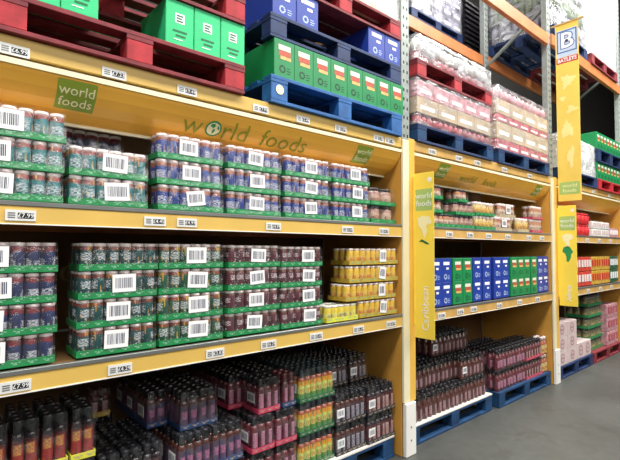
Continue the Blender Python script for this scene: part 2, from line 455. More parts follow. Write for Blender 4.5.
def bottle_meshes(gl, lab, cap, dia, h):
    r = dia / 2 * .92
    b = MB().lathe([(r * .9, 0), (r, .006), (r, h * .56), (r * .88, h * .66), (r * .5, h * .76), (r * .44, h * .84)], n=10, uvr=(0, h)).mesh('bottle', gl)
    c = MB().lathe([(r * .52, h * .82), (r * .66, h * .81), (r * .64, h * .985), (r * .5, h)], n=10).mesh('cap', cap)
    l = MB().lathe([(r * 1.015, h * .08), (r * 1.015, h * .54)], n=10, cap_top=False, cap_bot=False).mesh('bottle_label', lab)
    return b, c, l
def square_bottle(gl, lab, cap, dia, h):
    """sauce bottle with wide shoulders and a broad cap"""
    r = dia / 2 * .97
    b = MB().lathe([(r * .92, 0), (r, .006), (r, h * .66), (r * .86, h * .73), (r * .6, h * .77)], n=10).mesh('bottle', gl)
    c = MB().lathe([(r * .66, h * .75), (r * .72, h * .76), (r * .68, h * .985), (r * .58, h)], n=10).mesh('cap', cap)
    l = MB().lathe([(r * 1.015, h * .07), (r * 1.015, h * .64)], n=10, cap_top=False, cap_bot=False).mesh('bottle_label', lab)
    return b, c, l
def bottle_pack(name, gl, lab, cap, nx, ny, dia, h, tray=None, mk=square_bottle, bar=None, barside=False, tiltb=0):
    root = thing(name, '', 'bottle pack')
    b, c, l = mk(gl, lab, cap, dia, h)
    w, d = nx * dia + .004, ny * dia + .004
    t0 = 0
    if tray:
        put('tray', tray_mesh(w, d, tray, .028, nx, 'tray_mark' if tray == 'tray_green' else 'card_beige'), root); t0 = .0032
    for j in range(ny):
        for i in range(nx):
            o = put('bottle', b, root, (-w / 2 + .002 + (i + .5) * dia, -d / 2 + .002 + (j + .5) * dia, t0), (0, 0, random.choice((0, PI)) + random.uniform(-.35, .35)))
            put('cap', c, o)
            if j == 0 or i == 0 or i == nx - 1: put('bottle_label', l, o)
    put('shrink_film', film_mesh(w + .003, d + .003, t0 + .001, h + t0 + .002, taper=.006), root)
    if bar is not None:
        bo = put('barcode_label', barcode(bar, .07, .06), root, (-w / 2 + .04, -d / 2 - .0025, h * .42), (0, tiltb, 0)); bo['label'] = 'white barcode label'
    if barside:
        bo = put('barcode_label', barcode(5, .08, .06), root, (-w / 2 - .0025, 0, h * .42), (0, 0, -PI / 2)); bo['label'] = 'white barcode label'
    root['h'] = h + t0 + .003; root['w'] = w; root['d'] = d
    return root

def carton(name, mat, art, w=.158, d=.30, h=.218):
    root = thing(name, '', 'carton')
    m = MB().box(-w / 2, w / 2, -d / 2, d / 2, 0, h, 0, bev=.003)
    m.box(-w * .46, w * .46, -d * .04, d * .04, h, h + .0008, 1)  # sealing tape
    m.build('box_body', [mat, 'card_beige'], root)
    y = -d / 2 - .0008
    def q(mm, x0, x1, z0, z1, mi): mm.quad([(x0 * w, y, z0 * h), (x1 * w, y, z0 * h), (x1 * w, y, z1 * h), (x0 * w, y, z1 * h)], mi)
    if art in ('green', 'blue'):
        m = MB(); cs = ['soft_white', 'soft_red', 'soft_gold'] if art == 'green' else ['ink_white', 'card_blue', 'ink_white']
        q(m, -.3, .3, .72, .86, 0)
        if art == 'green': q(m, -.28, .3, .58, .71, 1); q(m, -.2, .32, .48, .57, 2)
        else: q(m, -.02, .22, .53, .62, 2)
        m.build('printed_panel', cs, root)
        m = MB()
        cx, cz = -.1 * w, .22 * h
        for a in range(10):
            a0, a1 = 2 * PI * a / 10, 2 * PI * (a + .72) / 10
            m.quad([(cx + .014 * math.cos(a0), y, cz + .014 * math.sin(a0)), (cx + .025 * math.cos(a0), y, cz + .025 * math.sin(a0)), (cx + .025 * math.cos(a1), y, cz + .025 * math.sin(a1)), (cx + .014 * math.cos(a1), y, cz + .014 * math.sin(a1))][::-1])
        for k in range(3): q(m, .12, .28 + .04 * (k % 2), .12 + .07 * k, .14 + .07 * k, 0)
        m.build('printed_symbol', 'ink_black' if art == 'green' else 'pale_blue_ink', root)
    elif art == 'mint':
        m = MB(); q(m, -.18, .16, .5, .72, 0); y -= .0006
        for k in range(3): q(m, -.13, .11 - .05 * (k % 2), .53 + .06 * k, .565 + .06 * k, 1)
        q(m, -.25, .25, .3, .34, 1); q(m, -.15, .2, .2, .24, 1); q(m, -.22, .1, .12, .14, 0)
        m.build('printed_panel', ['ink_white', 'ink_darkgreen'], root)
    elif art == 'pink':
        m = MB(); cx, cz = 0, .5 * h
        for a in range(12):
            a0, a1 = 2 * PI * a / 12, 2 * PI * (a + 1) / 12
            R0, R1 = .25 * min(w, h), .36 * min(w, h)
            m.quad([(cx + R0 * math.cos(a0), y, cz + R0 * math.sin(a0)), (cx + R1 * math.cos(a0), y, cz + R1 * math.sin(a0)), (cx + R1 * math.cos(a1), y, cz + R1 * math.sin(a1)), (cx + R0 * math.cos(a1), y, cz + R0 * math.sin(a1))][::-1])
        q(m, -.12, .12, .44, .56, 0)
        m.build('printed_symbol', 'ring_pink', root)
    root['h'] = h + .001
    return root

def pallet(name, mat, blockmat, L=1.2, D=.95, H=.145, mark=False):
    """origin: front-left bottom corner at (0,0,0)"""
    root = thing(name, '', 'pallet')
    bt, tt = .02, .022
    for k in range(3):
        y = k * (D - .1) / 2
        MB().box(0, L, y, y + .1, 0, bt, bev=.002).build('bottom_board', mat, root)
        for j in range(3):
            x = j * (L - .13) / 2
            MB().box(x + .002, x + .128, y + .001, y + .099, bt, H - 2 * tt, bev=.003).build('block', blockmat, root)
    for j in range(3):
        x = j * (L - .13) / 2
        MB().box(x, x + .13, 0, D, H - 2 * tt, H - tt, bev=.002).build('stringer_board', mat, root)
    n = 7
    for k in range(n):
        y = k * (D - .09) / (n - 1)
        MB().box(0, L, y, y + .09, H - tt, H, bev=.002).build('top_board', mat, root)
    return root

# ------------------------------------------------------------------ setting
struct(MB().box(-6, 22, -7, 3.2, -.1, 0).build('floor', 'floor'))
struct(MB().box(-6, 22, 3.0, 3.2, 0, 8.2).build('wall_back', 'rear_wall'))
struct(MB().box(-6, 22, -7.2, -7, 0, 8.2).build('wall_front', 'hall_wall'))
struct(MB().box(-6, 22, -7, 3.2, 8.2, 8.3).build('ceiling', 'ceiling'))
struct(MB().box(-6.2, -6, -7, 3.2, 0, 8.2).build('wall_left', 'hall_wall'))
struct(MB().box(22, 22.2, -7, 3.2, 0, 8.2).build('wall_right', 'hall_wall'))

BP = 2.89
BN = ['nearest bay', 'middle bay', 'farthest bay']

# upright frames
def upright_frame(s, label, clad=True):
    r = thing('rack_upright', label, 'rack upright', (s, 0, 0), group='uprights of the racking')
    for y0, nm in ((.02, 'front_post'), (.83, 'rear_post')):
        MB().box(-.05, .05, y0, y0 + .07, .008, 7.2, bev=.004).build(nm, 'galv', r, (.07 if clad else 0, 0, 0))
    MB().box(-.06, .06, .01, .11, 0.001, .008).build('foot_plate', 'galv_plain', r, (.07 if clad else 0, 0, 0))
    for za, zb in ((.5, 1.2), (1.9, 2.3), (3.3, 2.75), (4.62, 4.12), (4.72, 5.4)):
        MB().bar((.07 if clad else 0, .09, za), (.07 if clad else 0, .83, zb), .04, .03).build('brace', 'galv_plain', r)
    if clad:
        MB().box(-.010, .004, .014, .9, .002, 2.36, bev=.001).build('side_board', 'amber', r)
        MB().box(-.010, .068, -.012, .008, .41, 2.47, bev=.002).build('white_edge_strip', 'cream', r)
        MB().box(.070, .145, -.010, .008, .41, 2.49, bev=.002).build('yellow_face_strip', 'face_yellow', r)
        MB().box(.132, .145, .014, .9, .002, 2.36, bev=.001).build('side_board', 'amber', r)
        g = MB().box(-.002, .125, -.026, .008, 0.001, .405, bev=.004).build('post_guard', 'white', r)
        for z in (.12, .22):
            MB().lathe([(.006, 0), (.006, .003)], n=8).build('bolt', 'ink_black', g, (.06, -.026, z)).rotation_euler = (PI / 2, 0, 0)
    return r
upright_frame(.0, 'galvanised steel upright at the near left end of the racking, left of the nearest bay', False)
upright_frame(2.893, 'grey perforated upright with white guard, between the nearest bay and the middle bay')
upright_frame(5.793, 'grey perforated upright with white guard, carrying the long yellow logo banner')
upright_frame(8.68, 'upright with white guard at the far right end beyond the farthest bay')
# shelves --------------------------------------------------------
def price(parent, x, z, txt, w=.11, h=.045, dark=True):
    m = MB().box(x - w / 2, x + w / 2, -.0048, -.0008, z - h / 2, z + h / 2, 0)
    for k in range(3): m.quad([(x - w * .42, -.0056, z - .012 + k * .009), (x - w * .18, -.0056, z - .012 + k * .009), (x - w * .18, -.0056, z - .007 + k * .009), (x - w * .42, -.0056, z - .007 + k * .009)], 2)
    m.quad([(x - w * .1, -.0056, z - h * .28), (x + w * .42, -.0056, z - h * .28), (x + w * .42, -.0056, z + h * .24), (x - w * .1, -.0056, z + h * .24)], 1)
    o = m.build('price_ticket', ['price_white', 'ink_black', 'steel_lip'], parent)
    text('price_text', txt, .026, 'ink_white', o, (x + w * .16, -.0062, z - .001), ext=.0003)
def shelf(s0, s1, zb, zt, nm, label, tickets, beam='yellow'):
    r = thing(nm, label, 'shelf', (s0, 0, 0), group='yellow fronted shelves')
    L = s1 - s0
    b = MB().box(0, L, 0, .05, zb, zt - .012, bev=.003).build('front_beam', beam, r)
    MB().box(0, L, .85, .9, zb, zt - .012, bev=.003).build('rear_beam', 'orange_beam', r)
    MB().box(0, L, -.004, .02, zt - .0115, zt + .008, bev=.002).build('edge_lip', 'steel_lip', r)
    MB().box(0, L, .0205, .9, zt - .0115, zt + .0, bev=.001).build('deck_board', 'deck', r)
    MB().box(0, L, -.003, .0, zb, zb + .005).build('edge_trim', 'white', r)
    for x, z, t in tickets: price(b, x - s0, z, t)
    return r
LOW = (1.0, 1.09); MID = (1.697, 1.787)
import itertools
A0, A1 = .06, 2.880
shelf(A0, A1, *LOW, 'shelf', 'yellow fronted lower shelf of the nearest bay with price tickets', [(.33, 1.035, '£7.99'), (.745, 1.035, '£4.29'), (1.245, 1.035, '£3.83'), (1.60, 1.035, '£6.29'), (1.98, 1.035, '£5.49'), (2.38, 1.035, '£6.29'), (2.74, 1.035, '£4.99')])
shelf(A0, A1, *MID, 'shelf', 'yellow fronted middle shelf of the nearest bay with price tickets', [(.33, 1.735, '£7.99'), (.90, 1.735, '£4.45'), (1.07, 1.735, '£4.99'), (1.63, 1.735, '£4.99'), (2.27, 1.735, '£5.49'), (2.66, 1.735, '£4.29')])
B0, B1 = 3.041, 5.780
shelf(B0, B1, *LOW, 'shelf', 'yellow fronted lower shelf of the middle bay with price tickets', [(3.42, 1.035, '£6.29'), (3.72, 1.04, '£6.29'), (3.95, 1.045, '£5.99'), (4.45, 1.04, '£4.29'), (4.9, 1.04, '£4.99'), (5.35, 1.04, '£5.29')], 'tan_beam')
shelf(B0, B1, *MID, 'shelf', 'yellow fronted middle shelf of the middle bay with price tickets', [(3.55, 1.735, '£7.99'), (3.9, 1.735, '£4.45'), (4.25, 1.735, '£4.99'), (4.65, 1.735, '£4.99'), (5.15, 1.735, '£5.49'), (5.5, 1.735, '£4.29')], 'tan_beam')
C0, C1 = 5.941, 8.667
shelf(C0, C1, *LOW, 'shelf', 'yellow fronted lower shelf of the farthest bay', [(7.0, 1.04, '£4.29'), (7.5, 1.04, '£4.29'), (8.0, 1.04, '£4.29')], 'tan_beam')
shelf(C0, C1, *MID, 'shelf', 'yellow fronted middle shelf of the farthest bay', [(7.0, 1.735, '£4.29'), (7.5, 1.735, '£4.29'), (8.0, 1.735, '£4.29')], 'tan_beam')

# pallet level beams
def level(s0, s1, zb, zt, label, tickets, beam='yellow', trim=True):
    r = thing('pallet_beam', label, 'rack beam', (s0, 0, 0), group='beams that carry pallets')
    L = s1 - s0
    b = MB().box(0, L, 0, .05, zb, zt, bev=.004).build('front_beam', beam, r)
    MB().box(0, L, .85, .9, zb, zt, bev=.004).build('rear_beam', 'orange_beam', r)
    for k in (range(1, 4) if zb < 3 else ()):
        MB().box(L * k / 4 - .03, L * k / 4 + .03, .05, .85, zt - .04, zt - .002).build('cross_bar', 'galv_plain', r)
    for x, z, t in tickets: price(b, x - s0, z, t)
    return r
level(A0, A1, 2.403, 2.483, 'yellow beam above the nearest header panel, with price tickets', [(.29, 2.42, '£6.99'), (.69, 2.425, '£7.23'), (1.06, 2.43, '£9.49'), (1.53, 2.43, '£7.99'), (1.86, 2.43, '£5.49'), (2.2, 2.43, '£3.99'), (2.6, 2.43, '£5.49'), (2.73, 2.43, '£5.49')])
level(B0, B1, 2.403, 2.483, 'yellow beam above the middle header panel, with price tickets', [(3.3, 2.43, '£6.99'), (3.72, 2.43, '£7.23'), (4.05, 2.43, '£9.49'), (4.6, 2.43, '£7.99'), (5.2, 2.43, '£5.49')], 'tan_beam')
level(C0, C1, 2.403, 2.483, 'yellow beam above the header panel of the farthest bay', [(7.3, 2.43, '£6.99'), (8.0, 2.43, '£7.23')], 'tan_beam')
level(3.02, 5.805, 4.12, 4.26, 'high orange beam spanning the middle bay above the wrapped loads', [], 'orange_beam')
level(5.92, 8.69, 4.16, 4.30, 'high orange beam in the farthest bay under the white wrapped loads', [], 'orange_beam')
level(A0, 2.905, 4.12, 4.26, 'high orange beam above the topmost pallets of the nearest bay', [], 'orange_beam')

# header panels (curved), text bent over the curve
PROF = [(.002, 2.372), (.010, 2.345), (.03, 2.305), (.062, 2.268), (.105, 2.235), (.155, 2.208), (.185, 2.198)]
_len = [0]
for a, b in zip(PROF, PROF[1:]): _len.append(_len[-1] + math.hypot(b[0] - a[0], b[1] - a[1]))
def on_prof(t):
    t = max(0, min(_len[-1] - 1e-6, t))
    for i in range(len(PROF) - 1):
        if t <= _len[i + 1]:
            k = (t - _len[i]) / (_len[i + 1] - _len[i]); a, b = PROF[i], PROF[i + 1]
            dy, dz = b[0] - a[0], b[1] - a[1]; L = math.hypot(dy, dz)
            return a[0] + k * dy, a[1] + k * dz, (dz / L, -dy / L)
def bend(me, x0, tc, off=.002):
    me = me.copy(); b_ = bmesh.new(); b_.from_mesh(me)
    ys = [v.co.y for v in b_.verts]; yy_ = min(ys) + .009
    while yy_ < max(ys):
        bmesh.ops.bisect_plane(b_, geom=b_.verts[:] + b_.edges[:] + b_.faces[:], plane_co=(0, yy_, 0), plane_no=(0, 1, 0)); yy_ += .009
    b_.to_mesh(me); b_.free()
    for v in me.vertices:
        y, z, n = on_prof(tc - v.co.y)
        o = off + v.co.z
        v.co = Vector((x0 + v.co.x, y + n[0] * o, z + n[1] * o))
    return me
def grid_rect(w, h, mat):
    m = MB(); nx, ny = 2, 6
    for i in range(nx):
        for j in range(ny):
            x0, x1 = -w / 2 + w * i / nx, -w / 2 + w * (i + 1) / nx; y0, y1 = -h / 2 + h * j / ny, -h / 2 + h * (j + 1) / ny
            m.quad([(x0, y0, 0), (x1, y0, 0), (x1, y1, 0), (x0, y1, 0)])
    return m.mesh('green_square', mat)
def header(s0, s1, label, big, squares, faint):
    r = thing('header_panel', label, 'header sign', (0, 0, 0), group='curved world foods header panels')
    m = MB()
    for a, b in zip(PROF, PROF[1:]):
        m.quad([(s0, a[0], a[1]), (s1, a[0], a[1]), (s1, b[0], b[1]), (s0, b[0], b[1])])
        m.quad([(s0, a[0] + .004, a[1]), (s1, a[0] + .004, a[1]), (s1, b[0] + .004, b[1]), (s0, b[0] + .004, b[1])])
    m.build('curved_board', 'header_yellow', r)
    MB().box(s0, s1, -.004, .012, 2.364, 2.388).build('top_strip', 'cream', r)
    MB().box(s0, s1, .178, .198, 2.186, 2.203).build('bottom_strip', 'cream', r)
    for x in squares:
        g = put('green_square', bend(grid_rect(.165, .145, 'sign_green'), x, .092), r)
        put('sign_text', bend(text_mesh('world', .064, 'ink_pale'), x, .065, .004), g)
        put('sign_text', bend(text_mesh('foods', .064, 'ink_pale'), x, .122, .004), g)
    if big:
        for s, x, size, mt in big:
            if s == 'globe':
                mm = MB()
                n = 20
                for k in range(n):
                    a0, a1 = 2 * PI * k / n, 2 * PI * (k + 1) / n
                    mm.quad([(.05 * math.cos(a0), .05 * math.sin(a0), 0), (.05 * math.cos(a1), .05 * math.sin(a1), 0), (.04 * math.cos(a1), .04 * math.sin(a1), 0), (.04 * math.cos(a0), .04 * math.sin(a0), 0)], 0)
                f = mm.bm.faces.new([mm.bm.verts.new((.04 * math.cos(2 * PI * k / n), .04 * math.sin(2 * PI * k / n), 0)) for k in range(n)]); f.material_index = 1
                for pts in ([(-.02, .03), (0, .034), (.008, .02), (-.004, .006), (-.014, .012), (-.024, .016)], [(0, .004), (.012, -.004), (.008, -.02), (0, -.032), (-.006, -.012)], [(.018, .026), (.034, .014), (.03, -.002), (.022, .006)]):
                    f = mm.bm.faces.new([mm.bm.verts.new((a, b, .0006)) for a, b in pts]); f.material_index = 0
                put('globe_sign', bend(mm.mesh('globe_sign', ['ink_olive' if 0 else 'map_green', 'ink_pale']), x, .115, .003), r)
            else:
                put('sign_text', bend(text_mesh(s, size, mt, offset=-.001), x, .115, .003), r)
    return r
header(A0, A1, 'curved yellow header reading world foods in large olive letters with a globe', [('w', 1.125, .165, 'ink_olive'), ('globe', 1.25, 0, 0), ('rld', 1.395, .165, 'ink_olive'), ('foods', 1.76, .165, 'ink_olive')], (.54, 2.475), False)
header(B0, B1, 'curved yellow header of the middle bay, with small green squares at both ends', [('world', 3.98, .12, 'ink_olive'), ('foods', 4.40, .12, 'ink_olive')], (3.52, 5.50), True)
header(C0 - .003, C1 + .004, 'curved yellow header of the farthest bay, right of the logo banner', [], (), True)

# dark back boards
for (s0, s1), bn in zip(((A0, A1), (B0, B1), (C0, C1)), BN):
    for z0, z1, w in ((.0, 1.07, 'bottom opening'), (1.1, 1.76, 'space above its lower shelf'), (1.80, 2.42, 'space above its middle shelf')):
        r = thing('back_board', 'brown back board of the %s, behind the %s' % (bn, w), 'back board', (s0, .905, z0), group='back boards of the shelving')
        MB().box(0, s1 - s0, 0, .012, .002, z1 - z0, bev=.001).build('board', 'backboard', r)
        if z0 == 1.1:
            for k in range(2):
                [text('faint_sign_text', wd, .24, 'ink_faint', r, ((s1 - s0) * (.27 + .5 * k) + dx_, -.002, .36)) for wd, dx_ in (('world', -.32), ('foods', .34))]

# ------------------------------------------------------------------ can trays
pal_layer = ['bottom', 'second from bottom', 'third from bottom', 'top']
def lay_words(n):
    return {1: ['single layer'], 2: ['bottom layer', 'top layer'], 3: ['bottom layer', 'middle layer', 'top layer'],
            4: ['bottom layer', 'second layer up', 'third layer up', 'top layer']}[n]
def stack(protos, x, y, z, n, lbl, group, jx=.004):
    w = lay_words(n)
    for k in range(n):
        p = protos[k % len(protos)]
        place(p, (x + random.uniform(-1, 1) * jx, y + random.uniform(0, 1) * .004, z), random.uniform(-.008, .008), '%s, %s' % (lbl, w[k]), group)
        z += p['h'] + .0005
V = lambda nm, kind, **k: [can_pack(nm, kind, bark=b, barx=bx, tilt=t, **k) for b, bx, t in k.pop('vs')]
def protos(nm, kind, vs, **k):
    return [can_pack(nm, kind, bark=b, barx=bx, tilt=t, **k) for b, bx, t in vs]
ZL, ZM = 1.1035, 1.8005
D3 = .059 * 3 / 2 + .003
yl = .022 + D3 + .012
# lower shelf, nearest bay
def dia_for(a, b, n=6): return (b - a - .006) / n
def row(nm_, kind, a, b, vs, z, n, lbl, group, h, ny=3, **k):
    d = dia_for(a, b)
    ps = [can_pack(nm_, kind, nx=6, ny=ny, dia=d, h=h, bark=q[0], barx=q[1], tilt=q[2], bar=q[0] > 0, **k) for q in vs]
    stack(ps, (a + b) / 2, .034 + (ny * d + .006) / 2, z, n, lbl, group)
GL = 'green trays of cans on the lower shelf'; GM = 'green trays of cans on the middle shelf'
row('can_tray', 'can_navy', .125, .482, [(1, -.07, 0), (2, -.085, .03), (3, -.055, -.02), (4, -.07, 0)], ZL, 4, 'green tray of navy cans, leftmost stack on near lower shelf', GL, .1235, barw=.13, barh=.085)
row('can_tray', 'can_tealdark', .566, .932, [(2, -.01, .02), (3, .0, 0), (4, .02, -.02), (0, 0, 0)], ZL, 4, 'green tray of dark teal cans, second stack on near lower shelf', GL, .1235, barw=.11, barh=.085)
row('can_tray', 'can_olive', .945, 1.311, [(1, .03, .03), (2, .035, -.02), (3, .03, .05), (5, .02, 0)], ZL, 4, 'green tray of olive cans, third stack on near lower shelf', GL, .1235, barw=.115, barh=.085)
row('can_tray', 'can_maroon', 1.345, 1.712, [(6, .0, .06), (2, .01, 0), (7, .015, -.07), (5, .02, .04)], ZL, 4, 'green tray of maroon cans, fourth stack on near lower shelf', GL, .1225)
row('can_tray', 'can_maroon', 1.722, 2.066, [(4, .06, .03), (3, .05, -.03), (8, .055, .05), (1, .045, 0)], ZL, 4, 'green tray of maroon cans, stack nearest the yellow trays', GL, .121)
py = [can_pack('can_tray', 'can_yellow', nx=9, ny=3, dia=.0602, h=.113, tray='tray_gold', lid='lid_pale', bark=b_, barx=x_, tilt=t_, barw=.075, barh=.09) for b_, x_, t_ in ((5, .10, .12), (3, .11, 0), (6, .09, .16), (2, .09, .03))]
py2 = can_pack('can_tray', 'can_yellow', nx=7, ny=3, dia=.0602, h=.113, tray='tray_gold', lid='lid_pale', bark=5, barx=.05, tilt=.12, barw=.075, barh=.09)
zz = ZL
for k, w_ in enumerate(lay_words(4)):
    p, x = ((py2, 2.64), (py[1], 2.563), (py[2], 2.592), (py[3], 2.596))[k]
    place(p, (x, .125, zz), 0, 'gold tray of yellow cans beside the yellow divider, %s' % w_, 'gold trays of yellow cans on the lower shelf')
    zz += p['h'] + .008
for p in (py[0],): 
    for c_ in list(p.children):
        for g_ in list(c_.children): bpy.data.objects.remove(g_)
        bpy.data.objects.remove(c_)
    bpy.data.objects.remove(p)
pyp = can_pack('can_tray', 'can_yelpurple', nx=5, ny=3, dia=.0605, h=.106, tray='tray_yellow', lid='lid_white', bar=False)
place(pyp, (2.252, .120, ZL), .0, 'yellow and purple tray of cans standing alone between maroon and yellow stacks', 'yellow and purple can trays')

# middle shelf, nearest bay
row('can_tray', 'can_teal', .13, .497, [(1, -.07, .03), (3, -.085, .0), (2, -.045, 0)], ZM, 3, 'green tray of teal cans, leftmost stack on near middle shelf', GM, .1265, ny=2, barw=.13, barh=.085)
row('can_tray', 'can_teal', .513, .873, [(4, .03, -.06), (5, .02, .04)], ZM, 2, 'green tray of teal cans, short second stack under the globe', GM, .128, barw=.115, barh=.085)
row('can_tray', 'can_royal', .925, 1.303, [(6, .02, -.14), (2, .0, 0), (3, -.02, .02)], ZM, 3, 'green tray of royal blue cans, third stack on near middle shelf', GM, .126, ny=2)
row('can_tray', 'can_royal', 1.335, 1.714, [(7, .01, .03), (1, .015, -.02), (8, .0, .05)], ZM, 3, 'green tray of royal blue cans, fourth stack on near middle shelf', GM, .126, ny=2)
row('can_tray', 'can_royal', 1.748, 2.145, [(5, .015, -.05), (4, .02, .05), (2, .015, 0)], ZM, 3, 'green tray of royal blue cans, fifth stack on near middle shelf', GM, .126, ny=2)
row('can_tray', 'can_royal', 2.175, 2.546, [(1, .05, 0), (3, .05, .03), (6, .03, .0)], ZM, 3, 'green tray of royal blue cans, sixth stack, beside the jars', GM, .126, ny=2)
rear_ = can_pack('can_tray', 'can_navy', nx=5, ny=2, dia=.06, h=.128, bar=False, lid='lid_white', tray='tray_blue')
stack([rear_], .69, .36, ZM, 3, 'blue tray of cans behind the short second stack', 'blue trays of cans in the back')
mg = can_pack('jar_tray', 'jar_label', nx=2, ny=2, dia=.143, h=.129, lid='lid_dark', tray='tray_green', bar=False, mk=jar_meshes, cat='jar tray', cname='jar')
stack([mg], 2.722, .19, ZM, 2, 'green tray of large brown labelled jars beside the yellow divider', 'trays of large jars', jx=.002)

# ------------------------------------------------------------------ bottle packs on floor pallets, nearest bay
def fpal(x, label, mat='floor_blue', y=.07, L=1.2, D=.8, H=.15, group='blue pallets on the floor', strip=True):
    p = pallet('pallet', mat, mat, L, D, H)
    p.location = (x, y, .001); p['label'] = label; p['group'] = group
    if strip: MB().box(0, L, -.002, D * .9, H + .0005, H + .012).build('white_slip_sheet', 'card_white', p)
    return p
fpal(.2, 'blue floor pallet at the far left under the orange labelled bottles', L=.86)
fpal(1.07, 'blue floor pallet under the pink labelled bottle packs', L=.80)
fpal(1.88, 'blue floor pallet with white sheet left of the post with the Caribbean flag', L=.965, y=.055)
ZF = .001 + .15 + .0125
def grid_packs(proto, xs, y0, rows, z0, layers, lbl, group, jit=.003, skip=None):
    """rows behind each other, layers on top of each other; labels say column, layer and row"""
    lw = lay_words(layers)
    for r in range(rows):
        y = y0 + proto['d'] / 2 + r * (proto['d'] + .0095)
        for c, (x, cw) in enumerate(xs):
            z = z0
            for k in range(layers):
                if skip and skip(r, c, k): z += proto['h'] + .0005; continue
                rw = ['front row', 'second row back', 'third row back', 'fourth row back', 'rearmost row'][r]
                place(proto, (x + random.uniform(-1, 1) * jit * .5, y, z), random.uniform(-.003, .003), '%s%s%s%s' % (lbl, (', ' + cw) if cw else '', (', ' + lw[k]) if layers > 1 else '', (', ' + rw) if rows > 1 else ''), group)
                z += proto['h'] + .0005
# G1: two bottles wide packs of orange labelled bottles
g1 = bottle_pack('bottle_pack', 'g_dark', 'lab_oval', 'cap_black', 2, 3, .0505, .226, tray='tray_yellow')
grid_packs(g1, [(.272, 'first column from left'), (.388, 'second column from left'), (.502, 'third column from left'), (.62, 'fourth column from left')], .09, 2, ZF, 3, 'pack of orange labelled dark bottles', 'packs of orange labelled bottles')
g1b = bottle_pack('bottle_pack', 'g_maroon', 'lab_redwhite', 'g_maroon', 2, 2, .052, .15, tray='tray_gold')
g1c = bottle_pack('bottle_pack', 'g_dark', 'lab_white', 'cap_black', 3, 3, .07, .226)
for k in range(2):
    place(g1c, (.83, .715, ZF + k * (g1c['h'] + .001)), 0, 'rear dark pack under the small red bottles, %s' % ('lower', 'upper')[k], 'rear dark packs')
place(g1b, (.845, .66, ZF + 2 * (g1c['h'] + .001)), 0, 'small gold tray of red bottles standing at the back, above black caps', 'gold trays of red bottles')
# G2: low dark capped packs
g2 = bottle_pack('bottle_pack', 'g_dark', 'lab_white', 'cap_black', 2, 3, .050, .212)
grid_packs(g2, [(.745, 'left column'), (.855, 'middle column'), (.965, 'right column')], .12, 3, ZF, 2, 'low pack of black capped bottles', 'packs of black capped bottles')
# G3: pink labelled
g3 = bottle_pack('bottle_pack', 'g_brown', 'lab_pink', 'cap_black', 4, 3, .0485, .212, tray='tray_blue', barside=True)
grid_packs(g3, [(1.185, 'left column'), (1.39, 'right column')], .09, 4, ZF, 2, 'pack of pink labelled brown bottles', 'packs of pink labelled bottles')
zz = ZF + 2 * (g3['h'] + .0005)
g3u = bottle_pack('bottle_pack', 'g_brown', 'lab_pink', 'cap_black', 4, 3, .056, .20, tray='tray_blue')
grid_packs(g3u, [(1.24, '')], .155, 3, zz, 1, 'upper pack of pink labelled brown bottles near left', 'packs of pink labelled bottles')
g3b = bottle_pack('bottle_pack', 'g_brown', 'lab_pink', 'cap_black', 2, 3, .056, .195, tray='tray_blue', barside=True)
for r_, yy in enumerate((.30, .48, .66)):
    place(g3b, (1.058, yy + .09, zz + .001), 0, 'narrow pack of pink labelled bottles left of the upper packs, %s' % ['front', 'middle', 'rear'][r_], 'narrow packs of pink labelled bottles')
# G4: maroon, magenta labels with pink tray
g4 = bottle_pack('bottle_pack', 'g_maroon', 'lab_magenta', 'cap_black', 3, 3, .0535, .205, tray='tray_pink', barside=True)
grid_packs(g4, [(1.635, 'left column'), (1.815, 'right column')], .09, 4, ZF, 2, 'pack of magenta labelled maroon bottles', 'packs of magenta labelled bottles')
zz = ZF + 2 * (g4['h'] + .0005)
grid_packs(g4, [(1.70, '')], .12, 1, zz, 1, 'topmost pack of magenta labelled maroon bottles, frontmost of its layer', 'packs of magenta labelled bottles')
g4t = bottle_pack('bottle_pack', 'g_maroon', 'lab_magenta', 'g_maroon', 2, 3, .0525, .205, tray='tray_blue')
place(g4t, (1.86, .20, zz), 0, 'narrow maroon pack with maroon caps beside the green and orange stack', 'narrow maroon packs')
grid_packs(g4, [(1.60, 'left column'), (1.80, 'right column')], .31, 3, zz, 1, 'set back pack of magenta labelled bottles', 'packs of magenta labelled bottles')
# G5 green/orange
g5 = bottle_pack('bottle_pack', 'g_orange', 'lab_green', 'cap_green', 6, 3, .0510, .208, tray='ink_darkgreen', barside=True)
grid_packs(g5, [(2.078, '')], .09, 4, ZF, 3, 'pack of green and orange labelled bottles', 'packs of green and orange labelled bottles')
# G6 / G7
g6 = bottle_pack('bottle_pack', 'g_brown', 'lab_white', 'cap_black', 6, 3, .0494, .200, tray='tray_dark', bar=2)
grid_packs(g6, [(2.392, '')], .075, 4, ZF, 2, 'pack of white labelled brown bottles', 'packs of white labelled bottles')
g7 = bottle_pack('bottle_pack', 'g_dark', 'lab_redwhite', 'cap_black', 6, 3, .0508, .200, tray='tray_dark', bar=4)
grid_packs(g7, [(2.705, '')], .06, 4, ZF, 2, 'pack of red and white labelled bottles beside the divider', 'packs of red and white labelled bottles')
z3 = ZF + 2 * (g6['h'] + .0005) + .001
g8 = bottle_pack('bottle_pack', 'g_dark', 'lab_white', 'cap_black', 4, 3, .0494, .195, tray='tray_dark', bar=7)
grid_packs(g8, [(2.42, 'left column'), (2.645, 'right column')], .24, 3, z3, 1, 'set back pack of pale labelled bottles on top', 'set back packs on the right pallet')

